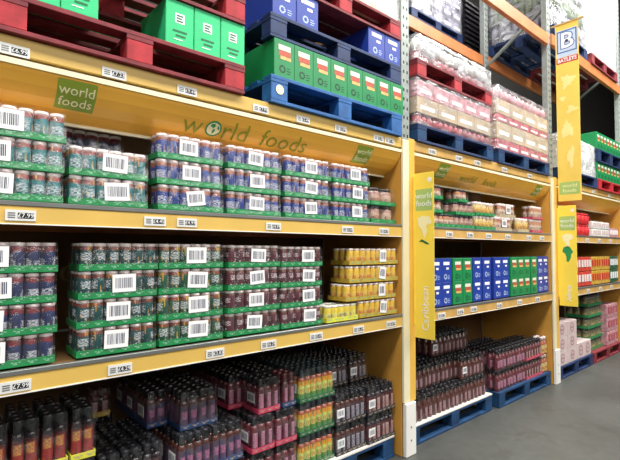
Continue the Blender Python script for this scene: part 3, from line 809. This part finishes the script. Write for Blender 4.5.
# ------------------------------------------------------------------ middle bay, floor
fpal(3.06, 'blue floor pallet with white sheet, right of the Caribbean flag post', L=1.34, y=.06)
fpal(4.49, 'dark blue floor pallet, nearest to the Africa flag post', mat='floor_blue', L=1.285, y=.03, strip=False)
h1 = bottle_pack('bottle_pack', 'g_brown', 'lab_rose', 'cap_black', 3, 2, .0675, .205, mk=bottle_meshes)
cols4 = [(3.175, 'first column from left'), (3.387, 'second column from left'), (3.599, 'third column from left'), (3.811, 'fourth column from left'), (4.023, 'fifth column from left'), (4.235, 'sixth column from left')]
grid_packs(h1, cols4, .08, 3, ZF, 1, 'bottom pack of rose labelled bottles', 'rose labelled bottle packs')
h1b = bottle_pack('bottle_pack', 'g_brown', 'lab_rose', 'cap_black', 3, 2, .0675, .205, mk=bottle_meshes, bar=3)
z2 = ZF + h1['h'] + .001
dd = h1['d'] + .0095
for i, (x, w) in enumerate(cols4):
    for r_ in range(3):
        yy = (.17, .18, .10)[min(i // 2, 2)] + dd / 2 + r_ * dd
        if yy > .8: continue
        place(h1b if r_ == 0 and i in (0, 4) else h1, (x, yy, z2), random.uniform(-.008, .008), 'second layer pack of rose labelled bottles, %s, %s' % (w, ('front', 'middle', 'rear')[r_]), 'rose labelled bottle packs')
z3b = z2 + h1['h'] + .001
for i in range(3):
    for r_ in range(2):
        place(h1b if i == 0 and r_ == 0 else h1, (3.82 + i * .214, .36 + r_ * dd, z3b), 0, 'top layer pack of rose labelled bottles, %s from left, %s' % (ordw_[i], ('front', 'rear')[r_]), 'rose labelled bottle packs')
h2 = bottle_pack('bottle_pack', 'g_maroon', 'lab_magenta', 'cap_black', 3, 2, .0700, .205, mk=bottle_meshes, bar=None)
ZF2 = .001 + .15 + .001
cols5 = [(4.62, 'first column from left'), (4.840, 'second column from left'), (5.060, 'third column from left')]
for i, (x, w) in enumerate(cols5):
    for k in range(2):
        for r in range(3):
            place(h2, (x, .125 + r * .175, ZF2 + k * (h2['h'] + .001)), random.uniform(-.01, .01), 'pack of magenta labelled bottles on dark blue pallet, %s, %s, %s' % (w, ('lower', 'upper')[k], ('front', 'middle', 'rear')[r]), 'magenta labelled packs on the dark blue pallet')
h3 = bottle_pack('bottle_pack', 'g_maroon', 'lab_redwhite', 'cap_black', 3, 2, .0685, .202, mk=bottle_meshes, tray='tray_pink')
for i, (x, w) in enumerate([(5.280, 'left column'), (5.494, 'right column')]):
    for k in range(2):
        for r in range(2):
            place(h3, (x, .125 + r * .175, ZF2 + k * (h3['h'] + .001)), 0, 'pink tray of bottles on dark blue pallet, %s, %s, %s' % (w, ('lower', 'upper')[k], ('front', 'rear')[r]), 'pink trays of bottles on the dark blue pallet')
h4 = bottle_pack('bottle_pack', 'g_orange', 'jar_gold', 'lid_pale', 2, 2, .072, .205, mk=bottle_meshes)
for k in range(2):
    place(h4, (5.690, .125, ZF2 + k * (h4['h'] + .001)), 0, 'pack of golden bottles beside the divider, %s layer' % ('lower', 'upper')[k], 'golden bottle packs')

# middle bay, lower shelf: two-high rows of cartons
cg = carton('carton', 'card_green', 'green', .160, .30, .207)
cb = carton('carton', 'card_blue', 'blue', .160, .30, .207)
seq = [('b', 3.155), ('b', 3.40), ('b', 3.565), ('g', 3.74), ('g', 3.915), ('b', 4.10), ('b', 4.27), ('b', 4.50), ('b', 4.67), ('g', 4.86), ('g', 5.025), ('g', 5.19), ('g', 5.355), ('b', 5.53), ('b', 5.69)]
ordw = ['first', 'second', 'third', 'fourth', 'fifth', 'sixth', 'seventh', 'eighth', 'ninth', 'tenth', 'eleventh', 'twelfth', 'thirteenth', 'fourteenth', 'fifteenth']
for i, (k, x) in enumerate(seq):
    for l in range(2):
        place(cg if k == 'g' else cb, (x, .18 + .004 * (i % 3), 1.1035 + l * .2085), 0,
              '%s carton on middle bay lower shelf, %s from left, %s row' % ({'g': 'green', 'b': 'blue'}[k], ordw[i], ('lower', 'upper')[l]), {'g': 'green cartons on the shelf', 'b': 'blue cartons on the shelf'}[k])

# middle bay, middle shelf: assorted jar trays
def small(kind, nx, dia, h, tray, lid, mk=jar_meshes, ny=2, bar=None, nm='jar_tray'):
    return can_pack(nm, kind, nx=nx, ny=ny, dia=dia, h=h, lid=lid, tray=tray, bar=bar is not None, bark=bar or 1, mk=mk, cat='jar tray', cname='jar')
t1 = small('jar_mix', 4, .083, .115, 'tray_green', 'lid_dark')
t1s = small('jar_mix', 2, .083, .115, 'tray_green', 'lid_dark')
t2 = small('jar_label', 4, .083, .115, 'tray_green', 'lid_dark')
t3 = small('jar_gold', 5, .075, .13, 'tray_green', 'lid_pale')
t4 = small('jar_mix', 5, .072, .14, 'card_beige', 'lid_pale', bar=3)
t5 = small('jar_gold', 4, .07, .15, 'card_beige', 'lid_pale')
t6 = small('jar_mix', 4, .07, .15, 'tray_pink', 'lid_pale')
G = 'jar trays on the middle bay shelf'
place(t1, (3.235, .14, ZM), 0, 'green tray of jars at left end of middle bay shelf, bottom', G)
place(t1, (3.58, .14, ZM), 0, 'green tray of jars, second from left on middle bay shelf, bottom', G)
place(t1s, (3.46, .14, ZM + .1225), 0, 'short green tray of jars in second layer, left end of middle bay shelf', G)
place(t1s, (3.46, .14, ZM + .245), 0, 'short tray of jars topping the leftmost stack of the middle bay', G)
place(t2, (3.925, .14, ZM), 0, 'green tray of brown jars in third place on middle bay shelf, bottom', G)
place(t2, (3.925, .14, ZM + .1225), 0, 'green tray of brown jars in third place on middle bay shelf, middle', G)
place(t1s, (3.89, .14, ZM + .245), 0, 'short tray of jars topping the third stack of the middle bay', G)
place(t3, (4.32, .14, ZM), 0, 'green tray of golden jars in the middle bay, lower of two', G)
place(t3, (4.32, .14, ZM + .1375), 0, 'green tray of golden jars in the middle bay, upper of two', G)
place(t4, (4.715, .14, ZM), 0, 'beige tray of red jars right of the golden jars, lower', G)
place(t4, (4.84, .155, ZM + .1475), .02, 'beige tray of red jars right of the golden jars, upper', G)
place(t5, (5.21, .15, ZM), 0, 'beige tray of tall golden jars near the right end of the middle bay', G)
place(t6, (5.56, .14, ZM), 0, 'pink tray of jars beside the right divider, lower of two', G)
place(t6, (5.57, .14, ZM + .1575), 0, 'pink tray of jars beside the right divider, upper of two', G)

# ------------------------------------------------------------------ upper pallets, nearest bay
ZP = 2.4835
def rpal(name, x, y, z, mat, bm, label, group, L=1.2, D=.95, H=.165):
    p = pallet(name, mat, bm, L, D, H); p.location = (x, y, z); p['label'] = label; p['group'] = group
    return p
GP = 'pallets on the upper levels'
r1 = rpal('pallet', .20, -.03, ZP, 'red_pallet', 'red_block', 'dark red pallet on the nearest beam, under the mint green cartons', GP)
cm = carton('carton', 'card_mint', 'mint', .155, .34, .235)
gm = 'mint green cartons on the red pallet'
zt = ZP + .165 + .001
place(cm, (1.008, .152, zt), 0, 'mint green carton on the red pallet, left of three together', gm)
place(cm, (1.167, .152, zt), 0, 'mint green carton on the red pallet, middle of three together', gm)
place(cm, (1.326, .152, zt), 0, 'mint green carton on the red pallet, right of three together', gm)
place(cm, (.53, .147, zt), 0, 'mint green carton standing apart at the left of the red pallet', gm)
place(cm, (.372, .147, zt), 0, 'mint green carton at the far left end of the red pallet', gm)
rpal('pallet', .20, -.03, zt + .237, 'red_pallet', 'red_block', 'dark red pallet resting on top of the mint green cartons', GP)
# support at the back for the upper pallet: more mint cartons
for i, x in enumerate((.3, .53, .8, 1.06, 1.32)):
    place(cm, (x, .72, zt), 0, 'mint green carton in the rear row of the red pallet, %s from left' % ordw[i], gm)
# blue pallet with green cartons
r2 = rpal('pallet', 1.585, -.03, ZP, 'blue_pallet', 'blue_pallet', 'bright blue pallet on the nearest beam, under the row of green cartons', GP, L=1.27, H=.17)
MB().lathe([(.03, 0), (.03, .001)], n=14).build('round_sticker', 'ink_pale', r2, (.066, -.0005, .085)).rotation_euler = (PI / 2, 0, 0)
cg2 = carton('carton', 'card_green', 'green', .157, .34, .235)
zt2 = ZP + .17 + .001
for i in range(8):
    if i < 8:
        place(cg2, (1.70 - .006 + i * .1585 - .001, .15, zt2), 0, 'green carton with picture label on the blue pallet, %s from left' % ordw[i], 'green cartons on the blue pallet')
for i in (0, 2, 5, 7):
    place(cg2, (1.694 + i * .1585, .7, zt2), 0, 'green carton in the rear row on the blue pallet, %s from left' % ordw[i], 'green cartons on the blue pallet')
r3 = rpal('pallet', 1.585, -.02, zt2 + .237, 'navy_pallet', 'navy_pallet', 'dark blue pallet resting on the green picture-label cartons', GP, L=1.27, H=.15)
cb2 = carton('carton', 'card_blue', 'blue', .185, .34, .205)
zt3 = zt2 + .237 + .151
for i, (x, w) in enumerate([(1.70, 'leftmost'), (1.89, 'second from left'), (2.575, 'third from left, before the post'), (2.763, 'rightmost, touching the post')]):
    place(cb2, (x, .16, zt3), 0, 'blue carton on the dark blue pallet, %s' % w, 'blue cartons on the dark blue pallet')
for i, x in enumerate((1.75, 2.25, 2.72)):
    place(cb2, (x, .68, zt3), 0, 'blue carton in the rear row on the dark blue pallet, %s from left' % ordw[i], 'blue cartons on the dark blue pallet')
lp = tag(MB().bar((2.06, .25, zt3 + .015), (2.2, .05, zt3 + .015), .022, .02).build('wooden_slat', 'wood'), 'short pale wooden slat lying in the gap between blue cartons', 'slat')
r4 = rpal('pallet', 1.62, -.02, zt3 + .207, 'red_pallet', 'red_block', 'red pallet on top of the blue cartons, beside the grey post', GP, L=1.235, H=.15)

def wrapped(name, x0, x1, y0, y1, z, rows, label, group, film_='film_wrap', fn=1, edges=.012, top=True):
    """rows: list of (height, material, count, kind)"""
    r = thing(name, label, 'wrapped load', ((x0 + x1) / 2, (y0 + y1) / 2, z), group=group)
    w, d = x1 - x0, y1 - y0; h = 0
    for (hh, mat, n, kind) in rows:
        cw = w / n
        for i in range(n):
            xa = -w / 2 + i * cw + .002; xb = xa + cw - .004
            if kind == 'box':
                m = MB().box(xa, xb, -d / 2, d / 2, h, h + hh - .003, 0, bev=.003)
                m.quad([(xa + cw * .15, -d / 2 - .001, h + hh * .25), (xb - cw * .15, -d / 2 - .001, h + hh * .25), (xb - cw * .15, -d / 2 - .001, h + hh * .5), (xa + cw * .15, -d / 2 - .001, h + hh * .5)], 1)
                m.build('carton', [mat, 'ink_white'], r)
            else:
                m = MB(); k = max(2, int(cw / .075)); dd = cw / k
                for a in range(k):
                    for b in range(2):
                        m.lathe([(dd * .45, 0), (dd * .46, hh * .7), (dd * .3, hh * .85), (dd * .3, hh - .004)], xa - .002 + (a + .5) * dd, -d / 2 + (b + .5) * dd, h, n=8, mi=0)
                k2 = max(2, int(d / dd)); 
                for b in range(2, k2):
                    m.lathe([(dd * .45, 0), (dd * .46, hh * .7), (dd * .3, hh * .85), (dd * .3, hh - .004)], xa - .002 + .5 * dd, -d / 2 + (b + .5) * dd, h, n=8, mi=0)
                m.build('bottle_row', [mat], r)
        h += hh
    # film: crinkled shell
    rd = random.Random(fn); m = MB(); H = h + .012; e = edges
    nx, nz, nd = 22, 8, 12
    per = [(-w / 2 - e + (w + 2 * e) * i / nx, -d / 2 - e) for i in range(nx)] + [(w / 2 + e, -d / 2 - e + (d + 2 * e) * i / nd) for i in range(nd)] + \
          [(w / 2 + e - (w + 2 * e) * i / nx, d / 2 + e) for i in range(nx)] + [(-w / 2 - e, d / 2 + e - (d + 2 * e) * i / nd) for i in range(nd)]
    rows_ = []
    for k in range(nz + 1):
        zz_ = -.0 + H * k / nz
        rows_.append([m.bm.verts.new((a + rd.uniform(-.005, .005), b + rd.uniform(-.005, .005), zz_ + (rd.uniform(-.006, .006) if 0 < k < nz else 0))) for a, b in per])
    L = len(per)
    for k in range(nz):
        for i in range(L):
            f = m.bm.faces.new([rows_[k][i], rows_[k][(i + 1) % L], rows_[k + 1][(i + 1) % L], rows_[k + 1][i]]); f.smooth = True
    m.bm.faces.new(rows_[-1])
    m.build('stretch_film', film_, r)
    return r
P('load_pink', (206, 150, 158), rough=.5, var=.2, scale=22)
P('load_rose', (188, 92, 104), rough=.5, var=.25, scale=26)
P('load_green', (150, 170, 130), rough=.5, var=.4, scale=9)
P('load_lilac', (150, 148, 168), rough=.5, var=.4, scale=9)
P('load_white', (232, 232, 228), rough=.5, var=.05, scale=20)
P('load_cream', (226, 214, 170), rough=.5, var=.1, scale=20)
wrapped('wrapped_load', 1.66, 2.83, .0, .86, zt3 + .207 + .151, [(.2, 'load_cream', 4, 'box'), (.2, 'load_white', 4, 'box')], 'film wrapped cream load on the red pallet by the grey post, top of picture', 'film wrapped loads', fn=9)

# middle bay upper loads
rpal('pallet', 3.07, -.02, ZP, 'navy_pallet', 'floor_blue', 'dark blue pallet under the left wrapped load of the middle bay', GP, L=1.27, H=.15)
zl = ZP + .151
wrapped('wrapped_load', 3.09, 4.32, -.0, .88, zl, [(.10, 'load_rose', 5, 'b'), (.14, 'card_beige', 4, 'box'), (.14, 'load_pink', 5, 'box')], 'film wrapped load of pink and beige cartons under a red pallet', 'film wrapped loads', fn=2)
rpal('pallet', 3.08, -.015, zl + .396, 'red_pallet', 'red_block', 'red pallet sandwiched between the two left wrapped loads of the middle bay', GP, L=1.25, H=.15)
wrapped('wrapped_load', 3.09, 4.31, -.0, .88, zl + .396 + .151, [(.09, 'load_rose', 6, 'b'), (.11, 'load_white', 6, 'b')], 'film wrapped load of pale jars on the red pallet of the middle bay', 'film wrapped loads', film_='film_white', fn=3)
rpal('pallet', 4.45, -.02, ZP, 'navy_pallet', 'floor_blue', 'dark blue pallet under the right wrapped load, left of the logo banner', GP, L=1.27, H=.15)
wrapped('wrapped_load', 4.45, 5.73, -.0, .88, zl, [(.11, 'load_rose', 5, 'box'), (.18, 'card_beige', 4, 'box'), (.08, 'load_rose', 5, 'box'), (.16, 'card_beige', 4, 'box'), (.12, 'load_pink', 6, 'b')], 'tall film wrapped load of beige and pink cartons left of the logo banner', 'film wrapped loads', fn=4)

# farthest bay upper: wrapped white load, green cartons
rpal('pallet', 6.02, -.02, ZP, 'navy_pallet', 'navy_pallet', 'pallet right of the logo banner under the draped white load', GP, L=1.4, H=.15)
wrapped('wrapped_load', 6.1, 7.36, .0, .85, zl, [(.16, 'load_white', 4, 'box'), (.16, 'load_white', 4, 'box'), (.12, 'load_white', 4, 'box')], 'white wrapped load right of the logo banner, left of the green cartons', 'film wrapped loads', film_='film_white', fn=5)
rpal('pallet', 7.45, -.03, ZP, 'bright_red_pallet', 'bright_red_pallet', 'bright red pallet at the right edge under green cartons', GP, L=1.2, H=.15)
cg3 = carton('carton', 'card_green', 'green', .145, .5, .25)
gg = 'green cartons in the farthest bay'
for i in range(8):
    place(cg3, (7.53 + i * .148, .24, zl + .001), 0, 'green carton on the bright red pallet, %s from left' % ordw[i], gg)
rpal('pallet', 7.45, -.03, zl + .001 + .252, 'navy_pallet', 'navy_pallet', 'dark blue pallet between the two rows of green cartons, far right', GP, L=1.2, H=.19)
for i in range(8):
    place(cg3, (7.53 + i * .148, .24, zl + .001 + .252 + .192), 0, 'green carton on the dark blue pallet at the far right, %s from left' % ordw[i], gg)

# second level loads of the farthest bay
Z2 = 4.3005
rpal('pallet', 6.0, .0, Z2, 'navy_pallet', 'navy_pallet', 'dark blue pallet high behind the banner, under the tall clear wrapped load', GP, L=1.18, H=.15, D=.9)
wrapped('wrapped_load', 6.03, 7.15, .02, .87, Z2 + .151, [(.3, 'load_lilac', 4, 'b'), (.3, 'load_green', 4, 'b'), (.3, 'load_lilac', 4, 'b'), (.3, 'load_white', 4, 'box')], 'tall clear wrapped load of pale goods high up behind the banner', 'film wrapped loads', film_='film_white', fn=6)
rpal('pallet', 7.3, -.02, Z2, 'red_pallet', 'red_pallet', 'dark red pallet high at the right edge, under the white wrapped load', GP, L=1.2, H=.15)
wrapped('wrapped_load', 7.3, 8.5, .0, .87, Z2 + .151, [(.3, 'load_white', 4, 'box'), (.3, 'load_white', 4, 'box'), (.3, 'load_white', 4, 'box'), (.3, 'load_white', 4, 'box')], 'tall white wrapped load at the upper right corner', 'film wrapped loads', film_='film_white', fn=7)

# rack row behind, seen through the open upper level
rb = thing('rear_rack_beam', 'dark beam of the rack row behind, seen through the open upper level', 'rack beam', (3, 1.15, 4.4))
MB().box(0, 6, 0, .05, 0, .12, bev=.003).build('front_beam', 'backboard', rb); MB().box(0, 6, .8, .85, 0, .12, bev=.003).build('rear_beam', 'backboard', rb)
for i_, x in enumerate((3.05, 8.95)):
    pp = thing('rear_post', 'post of the rack row behind, %s' % ('left end', 'right end')[i_], 'rack upright', (x, 1.0, 0)); MB().box(-.045, .045, 0, .06, 0, 7, bev=.003).build('post', 'galv', pp)
rpal('pallet', 4.6, 1.15, 4.521, 'navy_pallet', 'navy_pallet', 'pallet in the rack row behind under the clear wrapped crates', GP, L=1.2, H=.12, D=.8)
wrapped('wrapped_load', 4.62, 5.78, 1.16, 1.9, 4.642, [(.16, 'load_lilac', 5, 'box')] * 4, 'clear wrapped pale crates in the rack row behind, near the grey upright', 'film wrapped loads', fn=8)
sl = thing('slatted_crate', 'dark slatted crate in the rack row behind, left of the rear upright', 'crate', (5.95, 1.16, 4.521))
MB().box(0, .95, .05, .7, 0, .75).build('crate_body', 'ink_black', sl)
for k in range(10): MB().box(-.01, .96, .02, .05, .02 + k * .075, .05 + k * .075).build('slat', 'lid_dark', sl)

# ------------------------------------------------------------------ farthest bay shelves and floor
rt = thing('tub_pack', '', 'tub pack')
for j in range(2):
    for i in range(3):
        t = put('tub', MB().lathe([(.058, 0), (.066, .01), (.07, .11), (.05, .125)], n=12).mesh('tub', 'red_tub'), rt, (-.145 + i * .145, .075 * (2 * j - 1), 0))
        put('lid', MB().lathe([(.056, .122), (.058, .15), (.05, .155)], n=12).mesh('lid', 'red_tub'), t)
put('shrink_film', film_mesh(.44, .3, .001, .158), rt)
for l in range(2):
    for i, x in enumerate((6.2, 6.66, 6.95 + .17)):
        place(rt, (x, .20, 1.8005 + l * .16), 0, 'red tubs right of the Africa flag, %s layer, %s pack' % (('lower', 'upper')[l], ('left', 'middle', 'right')[i]), 'packs of red tubs')
def flatpack(name, mat, w, h, d, mark, cat='pack', n=4):
    r = thing(name, '', cat)
    m = MB().box(-w / 2, w / 2, -d / 2, d / 2, 0, h, 0, bev=.006)
    for i in range(n):
        x = -w / 2 + (i + .5) * w / n
        m.box(x - w / n * .32, x + w / n * .32, -d / 2 - .004, -d / 2, h * .3, h * .8, 1)
    m.build('pack_body', [mat, mark], r)
    put('shrink_film', film_mesh(w + .01, d + .014, .001, h + .004), r)
    r['h'] = h + .006
    return r
fw = flatpack('wrapped_pack', 'load_white', .36, .105, .3, 'card_pink')
for l in range(2):
    for i, x in enumerate((7.55, 7.93)):
        place(fw, (x, .19, 1.8005 + l * .1115), 0, 'white wrapped pack right of the red tubs, %s, %s' % (('lower', 'upper')[l], ('left', 'right')[i]), 'white packs on the far shelf')
fp = flatpack('wrapped_pack', 'load_pink', .40, .14, .3, 'ink_white')
place(fp, (8.34, .19, 1.8005), 0, 'pink wrapped pack at the right edge of the far middle shelf', 'pink packs')
for mat, mk, xs, cname, grp in (('pack_red', 'load_white', (6.25, 6.66, 7.07), 'red and white', 'red trays on the far lower shelf'), ('pack_gold', 'ink_red', (7.48, 7.89), 'golden', 'golden trays on the far lower shelf'), ('pack_darkgreen', 'ink_white', (8.30,), 'dark green', 'dark green trays')):
    q = flatpack('wrapped_pack', mat, .39, .195, .3, mk)
    for l in range(2):
        for i, x in enumerate(xs):
            place(q, (x, .19, 1.1035 + l * .202), 0, '%s wrapped pack on far lower shelf, %s row, %s' % (cname, ('lower', 'upper')[l], ['leftmost', 'second', 'third'][i] if len(xs) > 1 else 'right edge'), grp)
fpal(5.99, 'dark blue floor pallet under the pale pink cartons of the farthest bay', mat='navy_pallet', L=1.2, y=.02, strip=False)
cp = carton('carton', 'card_pink', 'pink', .32, .36, .175)
gp = 'pale pink cartons on the floor pallet'
for l in range(3):
    for i, x in enumerate((6.17, 6.50)):
        place(cp, (x, .22, .153 + l * .177), 0, 'pale pink carton, %s of the stack, %s' % (('bottom', 'middle', 'top')[l], ('left column', 'right column')[i]), gp)
cp2 = carton('carton', 'card_pink', 'pink', .25, .36, .2)
for i, x in enumerate((6.80, 7.06)):
    place(cp2, (x, .22, .153), 0, 'single low pale pink carton, %s beside the tall stack' % ('nearer', 'farther')[i], gp)
fpal(7.24, 'red floor pallet at the right edge of the farthest bay', mat='red_pallet', L=1.3, y=.02, strip=False, group='red pallets on the floor')
gt = can_pack('jar_tray', 'jar_dark', nx=6, ny=3, dia=.1, h=.15, lid='lid_dark', tray='tray_green', bar=False, mk=jar_meshes, cat='jar tray', cname='jar', trayh=.04)
for l in range(5):
    place(gt, (7.58, .25, .153 + l * .158), 0, 'green tray of jars on the red floor pallet, %s' % ('bottom', 'second up', 'third up', 'fourth up', 'top')[l], 'green jar trays on the red floor pallet')
q = flatpack('wrapped_pack', 'load_pink', .5, .2, .4, 'load_rose')
for l in range(3):
    place(q, (8.2, .25, .153 + l * .206), 0, 'pink wrapped pack on the red floor pallet, %s' % ('bottom', 'middle', 'top')[l], 'pink packs on the red floor pallet')

# ------------------------------------------------------------------ flags and banner (stand out from the posts, facing along the aisle)
def flag(s, y0, y1, z0, z1, label, word, mapshape, mapmat, wy, logo_z=None):
    """thin board in the y-z plane, front face towards -x"""
    r = thing('aisle_flag', label, 'sign', (s, 0, 0), group='flags standing out from the posts')
    MB().box(0, .004, y1, y0, z0, z1, bev=.0015).build('flag_board', 'flag_yellow', r)
    MB().box(-.004, .008, y0 - .008, y0 + .008, z0 + .1, z1 - .02).build('hinge_strip', 'flag_yellow', r)
    yc = (y0 + y1) / 2; w = abs(y1 - y0)
    rx = (PI / 2, 0, -PI / 2)   # text facing -x, reading towards -y
    m = MB().box(-.0008, 0, yc - w * .42, yc + w * .42, z1 - .30, z1 - .13); g = m.build('green_square', 'sign_pale_green', r)
    text('sign_text', 'world', .066, 'ink_white', g, (-.0016, yc, z1 - .185), rx)
    text('sign_text', 'foods', .066, 'ink_white', g, (-.0016, yc, z1 - .245), rx)
    MB().lathe([(.02, 0), (.02, .001)], n=14).build('round_logo', 'ink_white', r, (0, y1 + .04, z1 - .06)).rotation_euler = (0, -PI / 2, 0)
    if mapshape:
        mm = MB(); mm.poly([(-.001, yc - a, b) for a, b in mapshape], (-.0006, 0, 0)); mm.build('map_shape', mapmat, r)
    MB().poly([(-.001, yc - a, z1 - b) for a, b in ((-.06, .36), (-.01, .34), (.05, .35), (.07, .40), (.02, .42), (.03, .47), (.0, .52), (-.02, .45), (-.05, .42))], (-.0006, 0, 0)).build('pale_map', 'ink_pale', r)
    t = text('sign_text', word, wy, 'ink_white', r, (-.0012, yc - .01, z0 + .06), (PI / 2, -PI / 2, -PI / 2), align='LEFT')
    t.rotation_mode = 'XYZ'
    t.matrix_local = Matrix.Translation((-.0012, yc - .01, z0 + .06)) @ Matrix(((0, 0, -1, 0), (0, 1, 0, 0), (1, 0, 0, 0), (0, 0, 0, 1))) 
    return r
africa = [(-.055, 1.60), (-.04, 1.635), (0, 1.645), (.03, 1.63), (.05, 1.595), (.065, 1.575), (.04, 1.55), (.035, 1.5), (.01, 1.455), (-.012, 1.46), (-.015, 1.52), (-.03, 1.56), (-.055, 1.57)]
flag(3.012, -.022, -.205, .905, 2.205, 'yellow Caribbean flag sign standing out from the near post', 'Caribbean', [(-.05, 1.66), (-.02, 1.68), (.03, 1.655), (.05, 1.64), (.02, 1.64), (-.02, 1.66)], 'ink_darkgreen', .085)
flag(5.935, -.02, -.225, .925, 2.135, 'yellow Africa flag sign with green map, below the logo banner', 'Africa', africa, 'map_green', .08)

b = thing('logo_banner', 'long yellow hanging banner with blue framed letter logo and red BATLEYS lettering', 'banner', (5.935, 0, 0))
MB().box(0, .003, -.29, -.03, 2.19, 4.37, bev=.001).build('banner_sheet', 'banner_yellow', b)
MB().bar((.0015, .02, 4.38), (.0015, -.35, 4.38), .018, .018).build('hanging_rod', 'wood', b)
MB().box(-.001, 0, -.275, -.045, 3.96, 4.30).build('white_panel', 'pale_blue_ink', b)
m = MB()
for (ya, yb, za, zb) in ((-.272, -.048, 4.275, 4.29), (-.272, -.048, 4.015, 4.03), (-.272, -.258, 4.03, 4.275), (-.062, -.048, 4.03, 4.275)):
    m.box(-.002, -.001, ya, yb, za, zb)
fr = m.build('logo_frame', 'ink_blue', b)
text('logo_letter', 'B', .27, 'ink_blue', b, (-.002, -.16, 4.155), (PI / 2, 0, -PI / 2), ext=.0006, offset=.014, sx=1.05)
text('logo_letter', 'B', .27, 'ink_white', b, (-.0032, -.16, 4.155), (PI / 2, 0, -PI / 2), ext=.0004, offset=.004, sx=1.05)
MB().lathe([(.018, 0), (.018, .001)], n=12).build('logo_dot', 'ink_navy', b, (-.0042, -.16, 4.155)).rotation_euler = (0, -PI / 2, 0)
MB().box(-.0014, -.0002, -.283, -.04, 3.885, 3.955).build('red_strip', 'ink_red', b)
text('banner_text', 'BATLEYS', .066, 'ink_white', b, (-.0026, -.16, 3.92), (PI / 2, 0, -PI / 2), offset=.002, sx=.84)
m = MB()
def blob(cy, cz, w_, h_, sd):
    rr = random.Random(sd); o_ = []
    for k in range(26):
        a_ = 2 * PI * k / 26; f_ = rr.uniform(.62, 1.05) * (1 + .25 * math.sin(3 * a_ + sd))
        o_.append((cy + w_ * f_ * math.cos(a_), cz + h_ * f_ * math.sin(a_)))
    return o_
for cy, cz, w_, h_, sd in ((.0, 3.66, .085, .09, 1), (.04, 3.3, .06, .05, 2), (-.01, 3.06, .08, .11, 3), (.02, 2.72, .045, .13, 5), (-.06, 3.45, .04, .03, 6)):
    MB().poly([(-.001, -.16 - a, z) for a, z in blob(cy, cz, w_, h_, sd)], (-.0006, 0, 0)).build('pale_map', 'map_pale', b)
g = MB().box(-.001, 0, -.275, -.045, 2.27, 2.42).build('green_square', 'sign_pale_green', b)
text('banner_text', 'world', .062, 'ink_pale', g, (-.0018, -.16, 2.375), (PI / 2, 0, -PI / 2), sx=1.1)
text('banner_text', 'foods', .062, 'ink_pale', g, (-.0018, -.16, 2.315), (PI / 2, 0, -PI / 2), sx=1.1)

# ------------------------------------------------------------------ lights
def area(name, loc, rot, sx, sy, e, c=(1, .98, .94)):
    l = bpy.data.lights.new(name, 'AREA'); l.shape = 'RECTANGLE'; l.size = sx; l.size_y = sy; l.energy = e; l.color = c
    o = bpy.data.objects.new(name, l); col.objects.link(o); o.location = loc; o.rotation_euler = rot
    return o
area('rooflight', (3, -2.8, 7.8), (math.radians(8), 0, 0), 16, 1.4, 1550)
area('rooflight', (7.6, -.6, 7.6), (0, 0, 0), 4, 1.8, 700)
area('aisle_fill', (2.5, -6.6, 5.0), (math.radians(82), 0, 0), 12, 3.5, 350, (1, .98, .95))  # unseen fill light, added to brighten the shelf fronts
w = bpy.data.worlds.new('world'); sc.world = w; w.use_nodes = True
w.node_tree.nodes['Background'].inputs[0].default_value = (.85, .92, 1, 1)
w.node_tree.nodes['Background'].inputs[1].default_value = .3

# ------------------------------------------------------------------ camera
cam = bpy.data.cameras.new('camera'); co = bpy.data.objects.new('camera', cam); col.objects.link(co)
yaw, pitch, roll = map(math.radians, (41.08430796, 2.39143872, 0.19723321))
F = Vector((math.sin(yaw) * math.cos(pitch), math.cos(yaw) * math.cos(pitch), math.sin(pitch)))
R = Vector((math.cos(yaw), -math.sin(yaw), 0)); U = R.cross(F)
R2 = R * math.cos(roll) + U * math.sin(roll); U2 = -R * math.sin(roll) + U * math.cos(roll)
co.matrix_world = Matrix(((R2.x, U2.x, -F.x, 0), (R2.y, U2.y, -F.y, -2.2072), (R2.z, U2.z, -F.z, 1.6), (0, 0, 0, 1)))
cam.sensor_fit = 'HORIZONTAL'; cam.sensor_width = 36; cam.lens = 453.8 / 620 * 36
cam.clip_start = .05
sc.camera = co
sc.view_settings.view_transform = 'Standard'; sc.view_settings.look = 'None'
sc.view_settings.exposure = 0; sc.view_settings.gamma = 1
